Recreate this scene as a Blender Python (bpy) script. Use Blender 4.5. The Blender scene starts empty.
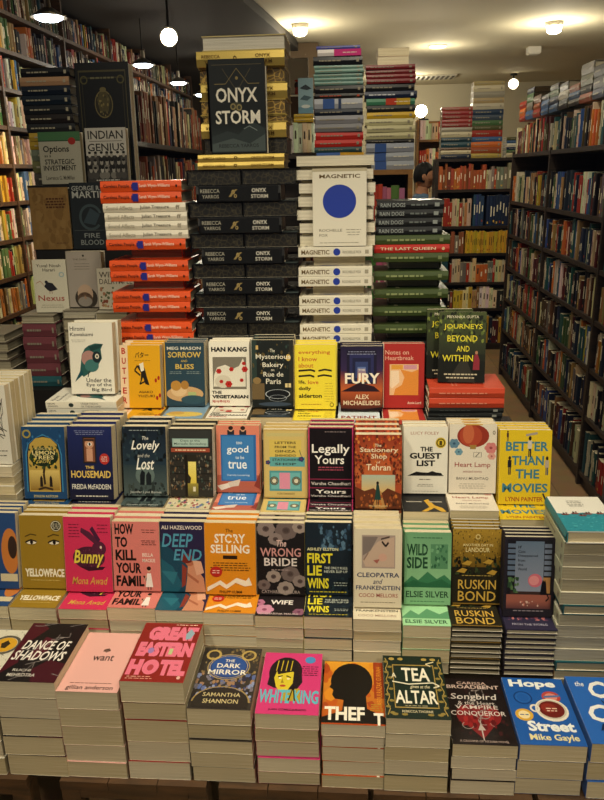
import bpy, math, random
from mathutils import Matrix, Vector
rnd = random.Random(7)
scene = bpy.context.scene
COL = scene.collection
R_ = math.radians

# ---------------------------------------------------------------- colours
def lin(c):
    return c / 12.92 if c <= 0.04045 else ((c + 0.055) / 1.055) ** 2.4
def H(s):
    if not isinstance(s, str): return s
    return tuple(lin(int(s[i:i + 2], 16) / 255) for i in (0, 2, 4)) + (1.0,)

# ---------------------------------------------------------------- materials
def newmat(name):
    m = bpy.data.materials.new(name); m.use_nodes = True
    n = m.node_tree.nodes; l = m.node_tree.links
    return m, n, l, n['Principled BSDF']
def plain(name, col, rough=.5, metal=0., var=.12, scale=30., bump=.05):
    m, n, l, b = newmat(name)
    tc = n.new('ShaderNodeTexCoord'); no = n.new('ShaderNodeTexNoise'); no.inputs['Scale'].default_value = scale
    no.inputs['Detail'].default_value = 4
    l.new(tc.outputs['Object'], no.inputs['Vector'])
    mx = n.new('ShaderNodeMix'); mx.data_type = 'RGBA'
    c = H(col)
    mx.inputs['A'].default_value = tuple(x * (1 - var) for x in c[:3]) + (1,)
    mx.inputs['B'].default_value = tuple(min(1, x * (1 + var)) for x in c[:3]) + (1,)
    l.new(no.outputs['Fac'], mx.inputs['Factor']); l.new(mx.outputs['Result'], b.inputs['Base Color'])
    b.inputs['Roughness'].default_value = rough; b.inputs['Metallic'].default_value = metal
    if bump:
        bp = n.new('ShaderNodeBump'); bp.inputs['Strength'].default_value = bump; bp.inputs['Distance'].default_value = .002
        l.new(no.outputs['Fac'], bp.inputs['Height']); l.new(bp.outputs['Normal'], b.inputs['Normal'])
    return m
def printed(name, rough=.38, metal=0.):
    """printed card: the ink colours come from the mesh's own colour attribute"""
    m, n, l, b = newmat(name)
    a = n.new('ShaderNodeAttribute'); a.attribute_name = 'Col'
    tc = n.new('ShaderNodeTexCoord'); no = n.new('ShaderNodeTexNoise'); no.inputs['Scale'].default_value = 60
    l.new(tc.outputs['Object'], no.inputs['Vector'])
    mp = n.new('ShaderNodeMapRange'); mp.inputs['To Min'].default_value = rough - .07; mp.inputs['To Max'].default_value = rough + .09
    l.new(no.outputs['Fac'], mp.inputs['Value']); l.new(mp.outputs['Result'], b.inputs['Roughness'])
    l.new(a.outputs['Color'], b.inputs['Base Color']); b.inputs['Metallic'].default_value = metal; b.inputs['Specular IOR Level'].default_value = .22
    return m
def paper(name, col, dark):
    """edge of a block of pages: fine lines stacked through the thickness, tint differs per copy"""
    m, n, l, b = newmat(name)
    tc = n.new('ShaderNodeTexCoord'); mp = n.new('ShaderNodeMapping'); mp.inputs['Scale'].default_value = (6, 6, 900)
    l.new(tc.outputs['Object'], mp.inputs['Vector'])
    no = n.new('ShaderNodeTexNoise'); no.inputs['Scale'].default_value = 1; no.inputs['Detail'].default_value = 3
    l.new(mp.outputs['Vector'], no.inputs['Vector'])
    rp = n.new('ShaderNodeValToRGB'); rp.color_ramp.elements[0].position = .3; rp.color_ramp.elements[1].position = .62
    rp.color_ramp.elements[0].color = H(dark); rp.color_ramp.elements[1].color = H(col)
    l.new(no.outputs['Fac'], rp.inputs['Fac'])
    oi = n.new('ShaderNodeObjectInfo'); hs = n.new('ShaderNodeHueSaturation')
    mr = n.new('ShaderNodeMapRange'); mr.inputs['To Min'].default_value = .82; mr.inputs['To Max'].default_value = 1.04
    l.new(oi.outputs['Random'], mr.inputs['Value']); l.new(mr.outputs['Result'], hs.inputs['Value'])
    ms = n.new('ShaderNodeMapRange'); ms.inputs['To Min'].default_value = 1.15; ms.inputs['To Max'].default_value = .8
    l.new(oi.outputs['Random'], ms.inputs['Value']); l.new(ms.outputs['Result'], hs.inputs['Saturation'])
    l.new(rp.outputs['Color'], hs.inputs['Color']); l.new(hs.outputs['Color'], b.inputs['Base Color'])
    b.inputs['Roughness'].default_value = .85
    bp = n.new('ShaderNodeBump'); bp.inputs['Strength'].default_value = .25; bp.inputs['Distance'].default_value = .001
    l.new(no.outputs['Fac'], bp.inputs['Height']); l.new(bp.outputs['Normal'], b.inputs['Normal'])
    return m
def sprayed(name, base, line):
    """sprayed page edges with a branching foil pattern"""
    m, n, l, b = newmat(name)
    tc = n.new('ShaderNodeTexCoord'); no = n.new('ShaderNodeTexNoise'); no.inputs['Scale'].default_value = 35
    l.new(tc.outputs['Object'], no.inputs['Vector'])
    va = n.new('ShaderNodeVectorMath'); va.operation = 'SCALE'; va.inputs['Scale'].default_value = .012
    l.new(no.outputs['Color'], va.inputs[0])
    ad = n.new('ShaderNodeVectorMath'); l.new(tc.outputs['Object'], ad.inputs[0]); l.new(va.outputs['Vector'], ad.inputs[1])
    vo = n.new('ShaderNodeTexVoronoi'); vo.feature = 'DISTANCE_TO_EDGE'; vo.inputs['Scale'].default_value = 75
    l.new(ad.outputs['Vector'], vo.inputs['Vector'])
    rp = n.new('ShaderNodeValToRGB'); rp.color_ramp.elements[0].position = .02; rp.color_ramp.elements[1].position = .09
    rp.color_ramp.elements[0].color = H(line); rp.color_ramp.elements[1].color = H(base)
    l.new(vo.outputs['Distance'], rp.inputs['Fac']); l.new(rp.outputs['Color'], b.inputs['Base Color'])
    b.inputs['Roughness'].default_value = .45
    return m
def wood(name, a, bcol, rough=.5, sc=(2, 14, 14)):
    m, n, l, b = newmat(name)
    tc = n.new('ShaderNodeTexCoord'); mp = n.new('ShaderNodeMapping'); mp.inputs['Scale'].default_value = sc
    l.new(tc.outputs['Object'], mp.inputs['Vector'])
    no = n.new('ShaderNodeTexNoise'); no.inputs['Scale'].default_value = 3; no.inputs['Detail'].default_value = 6; no.inputs['Distortion'].default_value = 1.2
    l.new(mp.outputs['Vector'], no.inputs['Vector'])
    rp = n.new('ShaderNodeValToRGB'); rp.color_ramp.elements[0].position = .35; rp.color_ramp.elements[1].position = .68
    rp.color_ramp.elements[0].color = H(a); rp.color_ramp.elements[1].color = H(bcol)
    l.new(no.outputs['Fac'], rp.inputs['Fac']); l.new(rp.outputs['Color'], b.inputs['Base Color'])
    b.inputs['Roughness'].default_value = rough
    bp = n.new('ShaderNodeBump'); bp.inputs['Strength'].default_value = .15; bp.inputs['Distance'].default_value = .002
    l.new(no.outputs['Fac'], bp.inputs['Height']); l.new(bp.outputs['Normal'], b.inputs['Normal'])
    return m
def glow(name, col, power):
    m, n, l, b = newmat(name)
    b.inputs['Base Color'].default_value = H(col); b.inputs['Emission Color'].default_value = H(col)
    b.inputs['Emission Strength'].default_value = power
    return m
M = {
 'cover': printed('printed_cover'), 'matt': printed('printed_matt_cover', .6), 'foil': printed('gold_foil', .36, .5),
 'paper': paper('page_edges', 'e2d3ae', 'c9b78e'), 'paperw': paper('white_page_edges', 'eee6d0', 'cfc6ae'), 'paperd': paper('grey_page_edges', 'b3a98e', '857b62'),
 'sprayb': sprayed('black_sprayed_edges', '0d0c0a', '3d3626'), 'sprayg': sprayed('gold_sprayed_edges', '6b5424', 'c7a044'),
 'black': plain('black_laminate', '17140f', .45), 'shelf': wood('dark_shelf_wood', '1b130d', '31231a', .5),
 'mid': wood('brown_shelf_wood', '3a2614', '5c3d20', .5), 'oak': wood('honey_shelf_wood', '6e4a22', '96682f', .45), 'crate': wood('crate_wood', '35220f', '5a3b1d', .6),
 'riser': plain('riser_board', '2a2019', .7), 'ceil': plain('painted_ceiling', 'd9d0b4', .85, 0, .04, 3), 'ceild': plain('dark_ceiling_panel', '2b2620', .8),
 'wall': plain('brown_wall_paint', '5c4a33', .8, 0, .06, 4), 'walld': plain('dark_wall_paint', '2c231a', .8),
 'metal': plain('brushed_metal', 'b8b2a4', .3, .9), 'whitem': plain('white_enamel', 'e8e3d5', .4, 0, .03), 'blackm': plain('black_metal', '121110', .35, .4),
 'lamp': glow('lamp_glow', 'fff1cf', 14), 'lampc': glow('cool_lamp_glow', 'dcebff', 14), 'lampf': glow('dim_lamp_glow', 'ffe9bd', 2.2), 'lampb': glow('spot_bulb_glow', 'fff3da', 60),
}
def floor_mat():
    m, n, l, b = newmat('wood_strip_floor')
    tc = n.new('ShaderNodeTexCoord'); mp = n.new('ShaderNodeMapping'); mp.inputs['Rotation'].default_value = (0, 0, R_(90))
    l.new(tc.outputs['Object'], mp.inputs['Vector'])
    br = n.new('ShaderNodeTexBrick'); br.inputs['Scale'].default_value = 3
    br.inputs['Color1'].default_value = H('7d6242'); br.inputs['Color2'].default_value = H('8d714c'); br.inputs['Mortar'].default_value = H('5d482e')
    br.inputs['Mortar Size'].default_value = .006; br.inputs['Brick Width'].default_value = 2.4; br.inputs['Row Height'].default_value = .42
    l.new(mp.outputs['Vector'], br.inputs['Vector'])
    no = n.new('ShaderNodeTexNoise'); no.inputs['Scale'].default_value = 9; no.inputs['Detail'].default_value = 6
    l.new(tc.outputs['Object'], no.inputs['Vector'])
    mx = n.new('ShaderNodeMix'); mx.data_type = 'RGBA'; mx.blend_type = 'OVERLAY'; mx.inputs['Factor'].default_value = .35
    l.new(br.outputs['Color'], mx.inputs['A']); l.new(no.outputs['Color'], mx.inputs['B'])
    l.new(mx.outputs['Result'], b.inputs['Base Color']); b.inputs['Roughness'].default_value = .5
    return m
M['floor'] = floor_mat()

# ---------------------------------------------------------------- mesh builder
class MB:
    def __init__(s): s.v = []; s.f = []; s.c = []; s.m = []
    def face(s, pts, col=(1, 1, 1, 1), mat=0):
        k = len(s.v); s.v += [tuple(p) for p in pts]; s.f.append(tuple(range(k, k + len(pts)))); s.c.append(H(col) if not isinstance(col, list) else [H(x) for x in col]); s.m.append(mat)
    def box(s, x0, y0, z0, x1, y1, z1, col=(1, 1, 1, 1), mat=0, mtx=None):
        p = [(x0, y0, z0), (x1, y0, z0), (x1, y1, z0), (x0, y1, z0), (x0, y0, z1), (x1, y0, z1), (x1, y1, z1), (x0, y1, z1)]
        if mtx is not None: p = [tuple(mtx @ Vector(q)) for q in p]
        k = len(s.v); s.v += p
        for q in ((3, 2, 1, 0), (4, 5, 6, 7), (0, 1, 5, 4), (1, 2, 6, 5), (2, 3, 7, 6), (3, 0, 4, 7)):
            s.f.append(tuple(k + i for i in q)); s.c.append(H(col)); s.m.append(mat)
    def lathe(s, prof, n=20, col=(1, 1, 1, 1), mat=0, mtx=None, caps=True):
        k = len(s.v)
        for r, z in prof:
            for i in range(n):
                p = Vector((r * math.cos(2 * math.pi * i / n), r * math.sin(2 * math.pi * i / n), z))
                s.v.append(tuple(mtx @ p) if mtx is not None else tuple(p))
        for j in range(len(prof) - 1):
            for i in range(n):
                a = k + j * n + i; b = k + j * n + (i + 1) % n
                s.f.append((a, b, b + n, a + n)); s.c.append(H(col)); s.m.append(mat)
        if caps:
            s.f.append(tuple(k + i for i in reversed(range(n)))); s.c.append(H(col)); s.m.append(mat)
            q = k + (len(prof) - 1) * n
            s.f.append(tuple(q + i for i in range(n))); s.c.append(H(col)); s.m.append(mat)
    def mesh(s, name, mats):
        me = bpy.data.meshes.new(name); me.from_pydata(s.v, [], s.f)
        for m in mats: me.materials.append(m)
        me.polygons.foreach_set('material_index', s.m)
        at = me.color_attributes.new('Col', 'FLOAT_COLOR', 'CORNER'); buf = []
        for f, c in zip(s.f, s.c):
            if isinstance(c, list):
                for x in c: buf += x
            else: buf += list(c) * len(f)
        at.data.foreach_set('color', buf); me.update()
        return me
def link(name, me, parent=None, loc=None):
    o = bpy.data.objects.new(name, me); COL.objects.link(o)
    if parent is not None: o.parent = parent
    if loc is not None: o.location = loc
    return o
def tag(o, label, cat, group=None, kind=None):
    if label: o['label'] = label
    if cat: o['category'] = cat
    if group: o['group'] = group
    if kind: o['kind'] = kind
    return o
def thing(name, label, cat, loc=(0, 0, 0), group=None):
    o = bpy.data.objects.new(name, None); COL.objects.link(o); o.empty_display_size = .05; o.location = loc
    return tag(o, label, cat, group)
def struct(name, mb, mats):
    o = link(name, mb.mesh(name, mats)); o['kind'] = 'structure'; return o
ORD = 'first second third fourth fifth sixth seventh eighth ninth tenth eleventh twelfth thirteenth fourteenth fifteenth sixteenth seventeenth eighteenth nineteenth'.split()
TENS = {20: 'twenty', 30: 'thirty', 40: 'forty', 50: 'fifty', 60: 'sixty', 70: 'seventy', 80: 'eighty', 90: 'ninety'}
def ordw(n):
    if n < 20: return ORD[n - 1]
    t = n // 10 * 10
    return (TENS[t][:-1] + 'ieth') if n == t else TENS[t] + '-' + ORD[n - t - 1]

# ---------------------------------------------------------------- lettering
_tc = {}
def glyphs(text, bold, slant, space=1.):
    k = (text, bold, slant, space)
    if k not in _tc:
        cu = bpy.data.curves.new('t', 'FONT'); cu.body = text; cu.size = 1; cu.offset = bold; cu.shear = slant; cu.resolution_u = 2; cu.space_character = space
        ob = bpy.data.objects.new('t', cu); COL.objects.link(ob)
        me = bpy.data.meshes.new_from_object(ob, depsgraph=bpy.context.evaluated_depsgraph_get())
        vs = [(v.co.x, v.co.y) for v in me.vertices]; fs = [tuple(p.vertices) for p in me.polygons]
        bpy.data.objects.remove(ob); bpy.data.meshes.remove(me); bpy.data.curves.remove(cu)
        x0 = min(v[0] for v in vs); x1 = max(v[0] for v in vs); y0 = min(v[1] for v in vs); y1 = max(v[1] for v in vs)
        _tc[k] = ([((a - x0) / (x1 - x0), (b - y0) / (y1 - y0)) for a, b in vs], fs)
    return _tc[k]

class Art:
    """flat printing on one face of a cover: unit square coordinates, each mark a hair above the last"""
    def __init__(s, mb, put): s.mb = mb; s.put = put; s.n = 0
    def z(s, k=1.): s.n += k; return .00008 + .000012 * s.n
    def P(s, pts, c, m=0, k=1.):
        z = s.z(k); s.mb.face([s.put(x, y, z) for x, y in pts], c, m)
    def R(s, x0, y0, x1, y1, c, m=0): s.P([(x0, y0), (x1, y0), (x1, y1), (x0, y1)], c, m)
    def G(s, x0, y0, x1, y1, cb, ct): s.P([(x0, y0), (x1, y0), (x1, y1), (x0, y1)], [cb, cb, ct, ct])
    def E(s, cx, cy, rx, ry, c, n=22, a0=0, a1=360, m=0):
        full = a1 - a0 >= 360
        s.P([(cx + rx * math.cos(R_(a0 + (a1 - a0) * i / (n if full else n - 1))), cy + ry * math.sin(R_(a0 + (a1 - a0) * i / (n if full else n - 1)))) for i in range(n)], c, m)
    def ring(s, cx, cy, rx, ry, k, c, n=28, a0=0, a1=360, m=0):
        z = s.z()
        for i in range(n):
            a = R_(a0 + (a1 - a0) * i / n); b = R_(a0 + (a1 - a0) * (i + 1) / n)
            s.mb.face([s.put(cx + rx * q * math.cos(t), cy + ry * q * math.sin(t), z) for q, t in ((1, a), (1, b), (k, b), (k, a))], c, m)
    def L(s, pts, w, c, m=0):
        z = s.z()
        for (x0, y0), (x1, y1) in zip(pts, pts[1:]):
            d = math.hypot(x1 - x0, y1 - y0) or 1; nx, ny = -(y1 - y0) / d * w / 2, (x1 - x0) / d * w / 2
            s.mb.face([s.put(x0 + nx, y0 + ny, z), s.put(x0 - nx, y0 - ny, z), s.put(x1 - nx, y1 - ny, z), s.put(x1 + nx, y1 + ny, z)], c, m)
    def T(s, text, x0, y0, x1, y1, c, b=0., sl=0., m=0, sp=1.):
        vs, fs = glyphs(text, b, sl, sp); z = s.z()
        k = len(s.mb.v); s.mb.v += [s.put(x0 + (x1 - x0) * a, y0 + (y1 - y0) * q, z) for a, q in vs]
        for f in fs: s.mb.f.append(tuple(k + i for i in f)); s.mb.c.append(H(c)); s.mb.m.append(m)
    def V(s, text, x0, y0, x1, y1, c, b=0.):
        """lettering running up the face"""
        vs, fs = glyphs(text, b, 0, 1.); z = s.z()
        k = len(s.mb.v); s.mb.v += [s.put(x1 - (x1 - x0) * q, y0 + (y1 - y0) * a, z) for a, q in vs]
        for f in fs: s.mb.f.append(tuple(k + i for i in f)); s.mb.c.append(H(c)); s.mb.m.append(m if False else 0)
    def S(s, seed, n, x0, y0, x1, y1, r0, r1, cols, k=6, asp=1.):
        q = random.Random(seed)
        for i in range(n):
            cx, cy, r = q.uniform(x0, x1), q.uniform(y0, y1), q.uniform(r0, r1)
            a = q.uniform(0, 6)
            pts = []
            for j in range(k):
                t = a + 2 * math.pi * j / k; rr = r * q.uniform(.6, 1.1)
                pts.append((min(x1, max(x0, cx + rr * math.cos(t))), min(y1, max(y0, cy + asp * rr * math.sin(t)))))
            s.P(pts, q.choice(cols), 0, .4)
    def lines(s, seed, n, x0, y0, x1, y1, h, c):
        """small print too fine to read, as short rules"""
        q = random.Random(seed)
        for i in range(n):
            y = y1 - (y1 - y0) * (i + .5) / n; d = q.uniform(0, .12) * (x1 - x0)
            x = x0 + d
            while x < x1 - d:
                w = q.uniform(.03, .09); s.R(x, y - h / 2, min(x + w, x1 - d), y + h / 2, c); x += w + .018
    def flower(s, cx, cy, r, c, c2, n=6, asp=.6):
        for i in range(n):
            a = 2 * math.pi * i / n
            s.E(cx + r * .55 * math.cos(a), cy + asp * r * .55 * math.sin(a), r * .45, asp * r * .45, c, 9)
        s.E(cx, cy, r * .25, asp * r * .25, c2, 8)
# ---------------------------------------------------------------- the titles: size, colours, printing
TIT = {}
def title(key, desc, w=.112, h=.187, t=.03, base='d8cfb4', spine=None, hard=False, pages='paper', finish='cover', back=None):
    def deco(fn):
        TIT[key] = dict(desc=desc, w=w, h=h, t=t, base=base, spine=spine or base, hard=hard, pages=pages, finish=finish, back=back or base, art=fn, sp=None); return fn
    return deco
def spine(key):
    def deco(fn): TIT[key]['sp'] = fn; return fn
    return deco

# ---- top row
@title('butter', 'yellow paperback with red letters down a pale strip', base='dfa41c', t=.032)
def _(A):
    A.R(0, 0, .2, 1, 'e6c9a4')
    for i, ch in enumerate('BUTTER'): A.T(ch, .05, .86 - i * .158, .15, .96 - i * .158, 'b02a1c', .03)
    A.T('バター', .38, .80, .72, .89, '1b1712', .02); A.lines(1, 1, .36, .74, .78, .77, .006, '4a3510')
    A.P([(.42, .66), (.55, .72), (.62, .62), (.66, .5), (.72, .36), (.62, .38), (.56, .5), (.5, .44), (.52, .56)], '231d16')
    A.P([(.48, .7), (.58, .73), (.6, .6), (.52, .58)], 'e9dfc8'); A.L([(.44, .68), (.36, .6), (.5, .52)], .03, '231d16'); A.L([(.56, .5), (.48, .38), (.6, .42)], .025, '231d16')
    for x, y in ((.88, .44), (.95, .48), (.9, .16), (.97, .2)): A.E(x, y, .03, .035, 'a3201c', 9)
    A.T('ASAKO', .45, .235, .8, .275, '2a1d10', .01); A.T('YUZUKI', .42, .17, .84, .21, '2a1d10', .01)
@title('sorrow', 'dark blue paperback with a reclining figure and gold title', base='2b4350', spine='d6a33a')
def _(A):
    A.R(0, 0, .03, 1, 'c99d3d'); A.T('MEG MASON', .08, .88, .92, .93, 'd9d4c4', .02)
    A.T('SORROW', .1, .76, .92, .85, 'd2b257', .02); A.T('AND', .42, .69, .58, .725, 'd2b257'); A.T('BLISS', .28, .58, .74, .66, 'd2b257', .02)
    A.lines(2, 2, .1, .5, .46, .55, .007, '91a0a0'); A.lines(3, 2, .55, .5, .9, .55, .007, '91a0a0')
    A.E(.5, .19, .46, .12, 'c9a272'); A.E(.35, .25, .2, .1, 'd9b98c'); A.E(.28, .32, .13, .08, 'b8863c'); A.E(.5, .33, .1, .07, 'a97a3a'); A.R(.58, .12, .78, .22, 'a9b77a'); A.E(.7, .1, .3, .07, '33505c')
@title('sorrowflat', 'pale blue paperback with a gold figure', base='7e9db5')
def _(A):
    A.E(.5, .2, .45, .12, 'd9bc5c'); A.E(.3, .25, .2, .08, 'c9a04a')
@title('vegetarian', 'white paperback with red flowers on a grey panel', base='e9e3d2')
def _(A):
    A.T('HAN KANG', .06, .84, .94, .915, '14110f', .05)
    A.R(.09, .26, .92, .76, '7a7466')
    A.P([(.1, .3), (.9, .3), (.9, .62), (.84, .74), (.74, .62), (.6, .58), (.4, .64), (.2, .6), (.12, .48)], 'dfd8c6')
    A.E(.34, .38, .2, .1, 'cfc6b2')
    for x, y, r in ((.24, .54, .07), (.55, .57, .06), (.88, .57, .08), (.48, .34, .09), (.8, .4, .05), (.3, .38, .05), (.86, .66, .05)): A.flower(x, y, r, 'b52a22', '7d1511')
    A.T('THE', .06, .185, .3, .235, '14110f', .03); A.T('VEGETARIAN', .06, .115, .96, .17, '14110f', .05); A.T('채식주의자', .06, .045, .5, .09, 'b3342c', .02)
@title('bakery', 'dark paperback of a night-time bakery window', base='1d211f', t=.036)
def _(A):
    A.R(0, .2, .12, 1, '2b3a36'); A.R(.9, .1, 1, 1, '2b2a24'); A.S(4, 40, .02, .5, .98, .98, .01, .035, ['33463f', '55492e', '6b5a32', '26312e'])
    A.R(.0, .12, .3, .36, '6d5a3c'); A.E(.12, .4, .1, .05, '8a7148'); A.E(.88, .74, .06, .05, 'c9a85a'); A.R(.1, .86, .16, .92, 'c5a566')
    A.R(.8, .3, .86, .36, 'd9c48d'); A.R(.88, .3, .94, .36, 'd9c48d')
    A.T('The', .44, .82, .56, .87, 'e2dcc9', .005); A.T('Mysterious', .1, .70, .93, .79, 'e2dcc9', .008); A.T('Bakery', .26, .58, .76, .67, 'e2dcc9', .008); A.T('on', .46, .54, .54, .57, 'e2dcc9')
    A.T('Rue de', .28, .46, .76, .53, 'e2dcc9', .008); A.T('Paris', .34, .35, .7, .43, 'e2dcc9', .008)
    A.E(.62, .18, .3, .07, '15171a'); A.ring(.62, .2, .3, .07, .93, 'b6bcc0'); A.ring(.62, .14, .22, .05, .9, '8b9197'); A.E(.55, .05, .4, .03, '3e4a58')
@title('everything', 'bright yellow paperback with title lines struck out', base='e6d23c', t=.028)
def _(A):
    for i, (s, x1) in enumerate((('everything', .86), ('I know', .55), ('about', .46))): A.T(s, .1, .84 - i * .098, x1, .91 - i * .098, 'b9502a', .01)
    for y, a, c, d in ((.595, .1, .5, .58), (.51, .1, .48, .56)):
        A.L([(a, y), (c - .1, y + .015), (c, y - .008)], .03, '2a2418'); A.L([(d, y), (d + .15, y + .02), (.9, y + .002)], .028, '2a2418')
    A.T('life,', .1, .385, .27, .45, '2a2418', .02); A.T('love', .33, .39, .58, .45, 'b9502a', .01)
    A.T('dolly', .1, .28, .4, .35, '14110f', .03); A.T('alderton', .1, .175, .66, .24, '14110f', .03)
    A.lines(5, 8, .72, .1, .95, .42, .006, '9a7c2c'); A.lines(6, 1, .1, .06, .7, .09, .008, '9a5a2c'); A.ring(.9, .07, .05, .035, .7, '6a5518')
@title('fury', 'paperback of dark arches over an orange sea', base='251f33')
def _(A):
    A.G(0, 0, 1, .3, '2b1518', 'a9502a'); A.G(0, .3, 1, .62, 'c2612c', '3b2440'); A.G(0, .62, 1, 1, '33264a', '211c36')
    for i, c in enumerate(('1e1a30', '2b2d58', '1f2140', '34406e')): A.R(.14 + i * .07, .42 + i * .03, .86 - i * .07, .94 - i * .06, c)
    A.G(.4, .45, .6, .68, 'd48a3a', '5470a8'); A.P([(.2, .36), (.45, .44), (.8, .38), (.95, .3), (0, .3)], '2a1620')
    A.T('THE', .42, .62, .58, .65, 'e8dcc8', .01); A.T('FURY', .1, .42, .93, .585, 'efe3d0', .03)
    A.T('ALEX', .34, .185, .68, .255, 'e4cfae', .015); A.T('MICHAELIDES', .06, .09, .95, .16, 'e4cfae', .015)
    A.lines(7, 2, .15, .86, .85, .93, .008, '9fa3c0'); A.P([(0, .04), (.5, .02), (1, .06), (1, 0), (0, 0)], '1c0f12')
@title('patient', 'white and pale blue paperback', base='d6e0e6')
def _(A):
    A.R(0, 0, 1, .1, '7fa3bd'); A.T('PATIENT', .08, .2, .92, .34, '8c4034', .03); A.S(8, 20, 0, .1, 1, .2, .01, .05, ['b9ccd8', 'eef2f2', '93b3c8'])
@title('notes', 'red paperback with an orange picture panel', base='a62f2b', t=.028)
def _(A):
    A.R(0, 0, .02, 1, 'd8cdb8'); A.T('Notes on', .05, .83, .62, .9, 'e5b9a0'); A.T('Heartbreak', .05, .745, .74, .81, 'e5b9a0')
    A.R(.16, .2, .86, .68, 'e6b98a'); A.R(.2, .6, .48, .67, 'd99a3e'); A.R(.5, .6, .82, .67, 'c9929e')
    A.P([(.42, .6), (.52, .48), (.46, .36), (.3, .3), (.26, .2), (.86, .2), (.86, .6), (.7, .56)], 'd98a3a'); A.P([(.18, .58), (.38, .58), (.4, .4), (.22, .3), (.17, .34)], 'ecd3b4')
    A.T('Annie Lord', .6, .06, .93, .1, 'f0d7c4', .01)
@title('bird', 'thick white paperback with a teal and pink bird', w=.122, h=.203, t=.04, base='e4dfcf')
def _(A):
    A.T('Hiromi', .04, .885, .38, .945, '191713', .01); A.T('Kawakami', .04, .81, .56, .86, '191713', .01); A.lines(9, 2, .04, .72, .4, .77, .006, '77715f')
    A.P([(.45, .68), (.6, .71), (.78, .7), (.72, .63), (.74, .5), (.6, .36), (.45, .3), (.3, .24), (.22, .3), (.25, .42), (.28, .55), (.36, .64)], '2a5652')
    A.E(.44, .5, .17, .11, 'a98078'); A.E(.5, .4, .16, .09, '3f6f6c'); A.E(.62, .52, .1, .08, '1d2a2e'); A.E(.63, .53, .045, .035, 'd8d0bc'); A.E(.63, .53, .02, .018, '181818')
    A.P([(.45, .66), (.6, .69), (.78, .7), (.68, .64), (.5, .6)], '1f3d3c'); A.P([(.3, .28), (.1, .17), (.12, .2), (.26, .36)], '1c4a52'); A.L([(.44, .33), (.4, .24)], .02, '33302a')
    for i, (s, x) in enumerate((('Under the', .36), ('Eye of the', .36), ('Big Bird', .48))): A.T(s, x, .165 - i * .07, .93, .225 - i * .07, '191713', .01)
@spine('bird')
def _(A):
    A.T('HIROMI', .03, .55, .13, .8, '4b463a'); A.T('KAWAKAMI', .03, .22, .17, .45, '4b463a'); A.E(.36, .5, .035, .28, '20302f'); A.T('UNDER THE EYE', .5, .56, .74, .82, '4b463a'); A.T('OF THE BIG BIRD', .5, .2, .78, .44, '4b463a')

# ---- second row
@title('scribble', 'white paperback with pencil scribbles', w=.107, h=.2, base='e2dccb', t=.024)
def _(A):
    q = random.Random(4)
    for i in range(9): A.L([(q.uniform(.45, .95), q.uniform(.3, .92)) for _ in range(4)], .012, '3c372d')
    A.lines(100, 2, .5, .08, .92, .2, .012, '5a5446')
@title('lemon', 'blue paperback with a pointed arch and lemon tree', base='1f456e', spine='173656', t=.034)
def _(A):
    def arch(k, c): A.P([(.5 - .42 * k, .1), (.5 - .42 * k, .62), (.5 - .36 * k, .76), (.5 - .2 * k, .84), (.5, .9 - (1 - k) * .3), (.5 + .2 * k, .84), (.5 + .36 * k, .76), (.5 + .42 * k, .62), (.5 + .42 * k, .1)], c)
    A.S(11, 40, .02, .62, .98, .98, .01, .03, ['2d6290', '3b75a2', '173a5e'], 5); arch(1, '3d7fa8'); arch(.93, '16233a'); arch(.86, 'b99a48')
    A.G(.16, .12, .84, .4, '8b6a2a', 'd6bb6c'); A.L([(.5, .2), (.48, .35), (.52, .5)], .05, '3a2a1a'); A.L([(.5, .16), (.34, .13)], .03, '3a2a1a'); A.L([(.5, .16), (.68, .13)], .03, '3a2a1a')
    A.E(.5, .58, .33, .13, '1d2a1a'); A.S(12, 70, .16, .42, .84, .74, .015, .04, ['22361f', '2f4424', '121a12', '3c4f2a'], 5); A.S(13, 12, .2, .45, .8, .7, .012, .02, ['dcbc3a'], 7)
    for x in (.42, .64): A.P([(x - .035, .17), (x + .035, .17), (x + .03, .29), (x, .33), (x - .03, .29)], '231a18')
    A.T('AS LONG AS THE', .3, .68, .7, .715, 'e0cb86', .005); A.T('LEMON', .24, .615, .76, .67, 'e6d492', .015); A.T('TREES', .27, .55, .73, .605, 'e6d492', .015); A.T('GROW', .34, .5, .66, .54, 'c4ac62', .01)
    A.ring(.13, .9, .1, .06, .6, '9a8a4a'); A.T('ZOULFA KATOUH', .22, .02, .78, .055, 'd9c98c', .01)
@title('housemaid', 'navy paperback with an eye in a keyhole', base='1c2148', spine='161a3a', t=.035)
def _(A):
    A.G(0, 0, 1, 1, '15162c', '222a5c'); A.lines(14, 3, .15, .88, .85, .95, .007, '8a90b0')
    A.R(.34, .5, .64, .86, '2a2320'); A.R(.37, .52, .61, .84, '7e4c34'); A.R(.42, .53, .56, .7, 'c9967a'); A.E(.49, .76, .1, .06, 'c79373'); A.E(.5, .76, .05, .025, 'e8e0d4'); A.E(.5, .76, .022, .022, '2a1d16'); A.R(.38, .8, .6, .83, '3f2a20')
    A.E(.82, .56, .11, .075, 'b5352c'); A.lines(15, 3, .74, .52, .9, .6, .008, 'efd7cc')
    A.T('THE', .38, .425, .58, .465, 'e2bf62', .02); A.T('HOUSEMAID', .05, .3, .95, .4, 'e2bf62', .02); A.T('FREIDA McFADDEN', .06, .145, .94, .215, 'dcd8cc', .015); A.lines(16, 1, .1, .03, .9, .07, .015, 'cfccc0')
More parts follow.
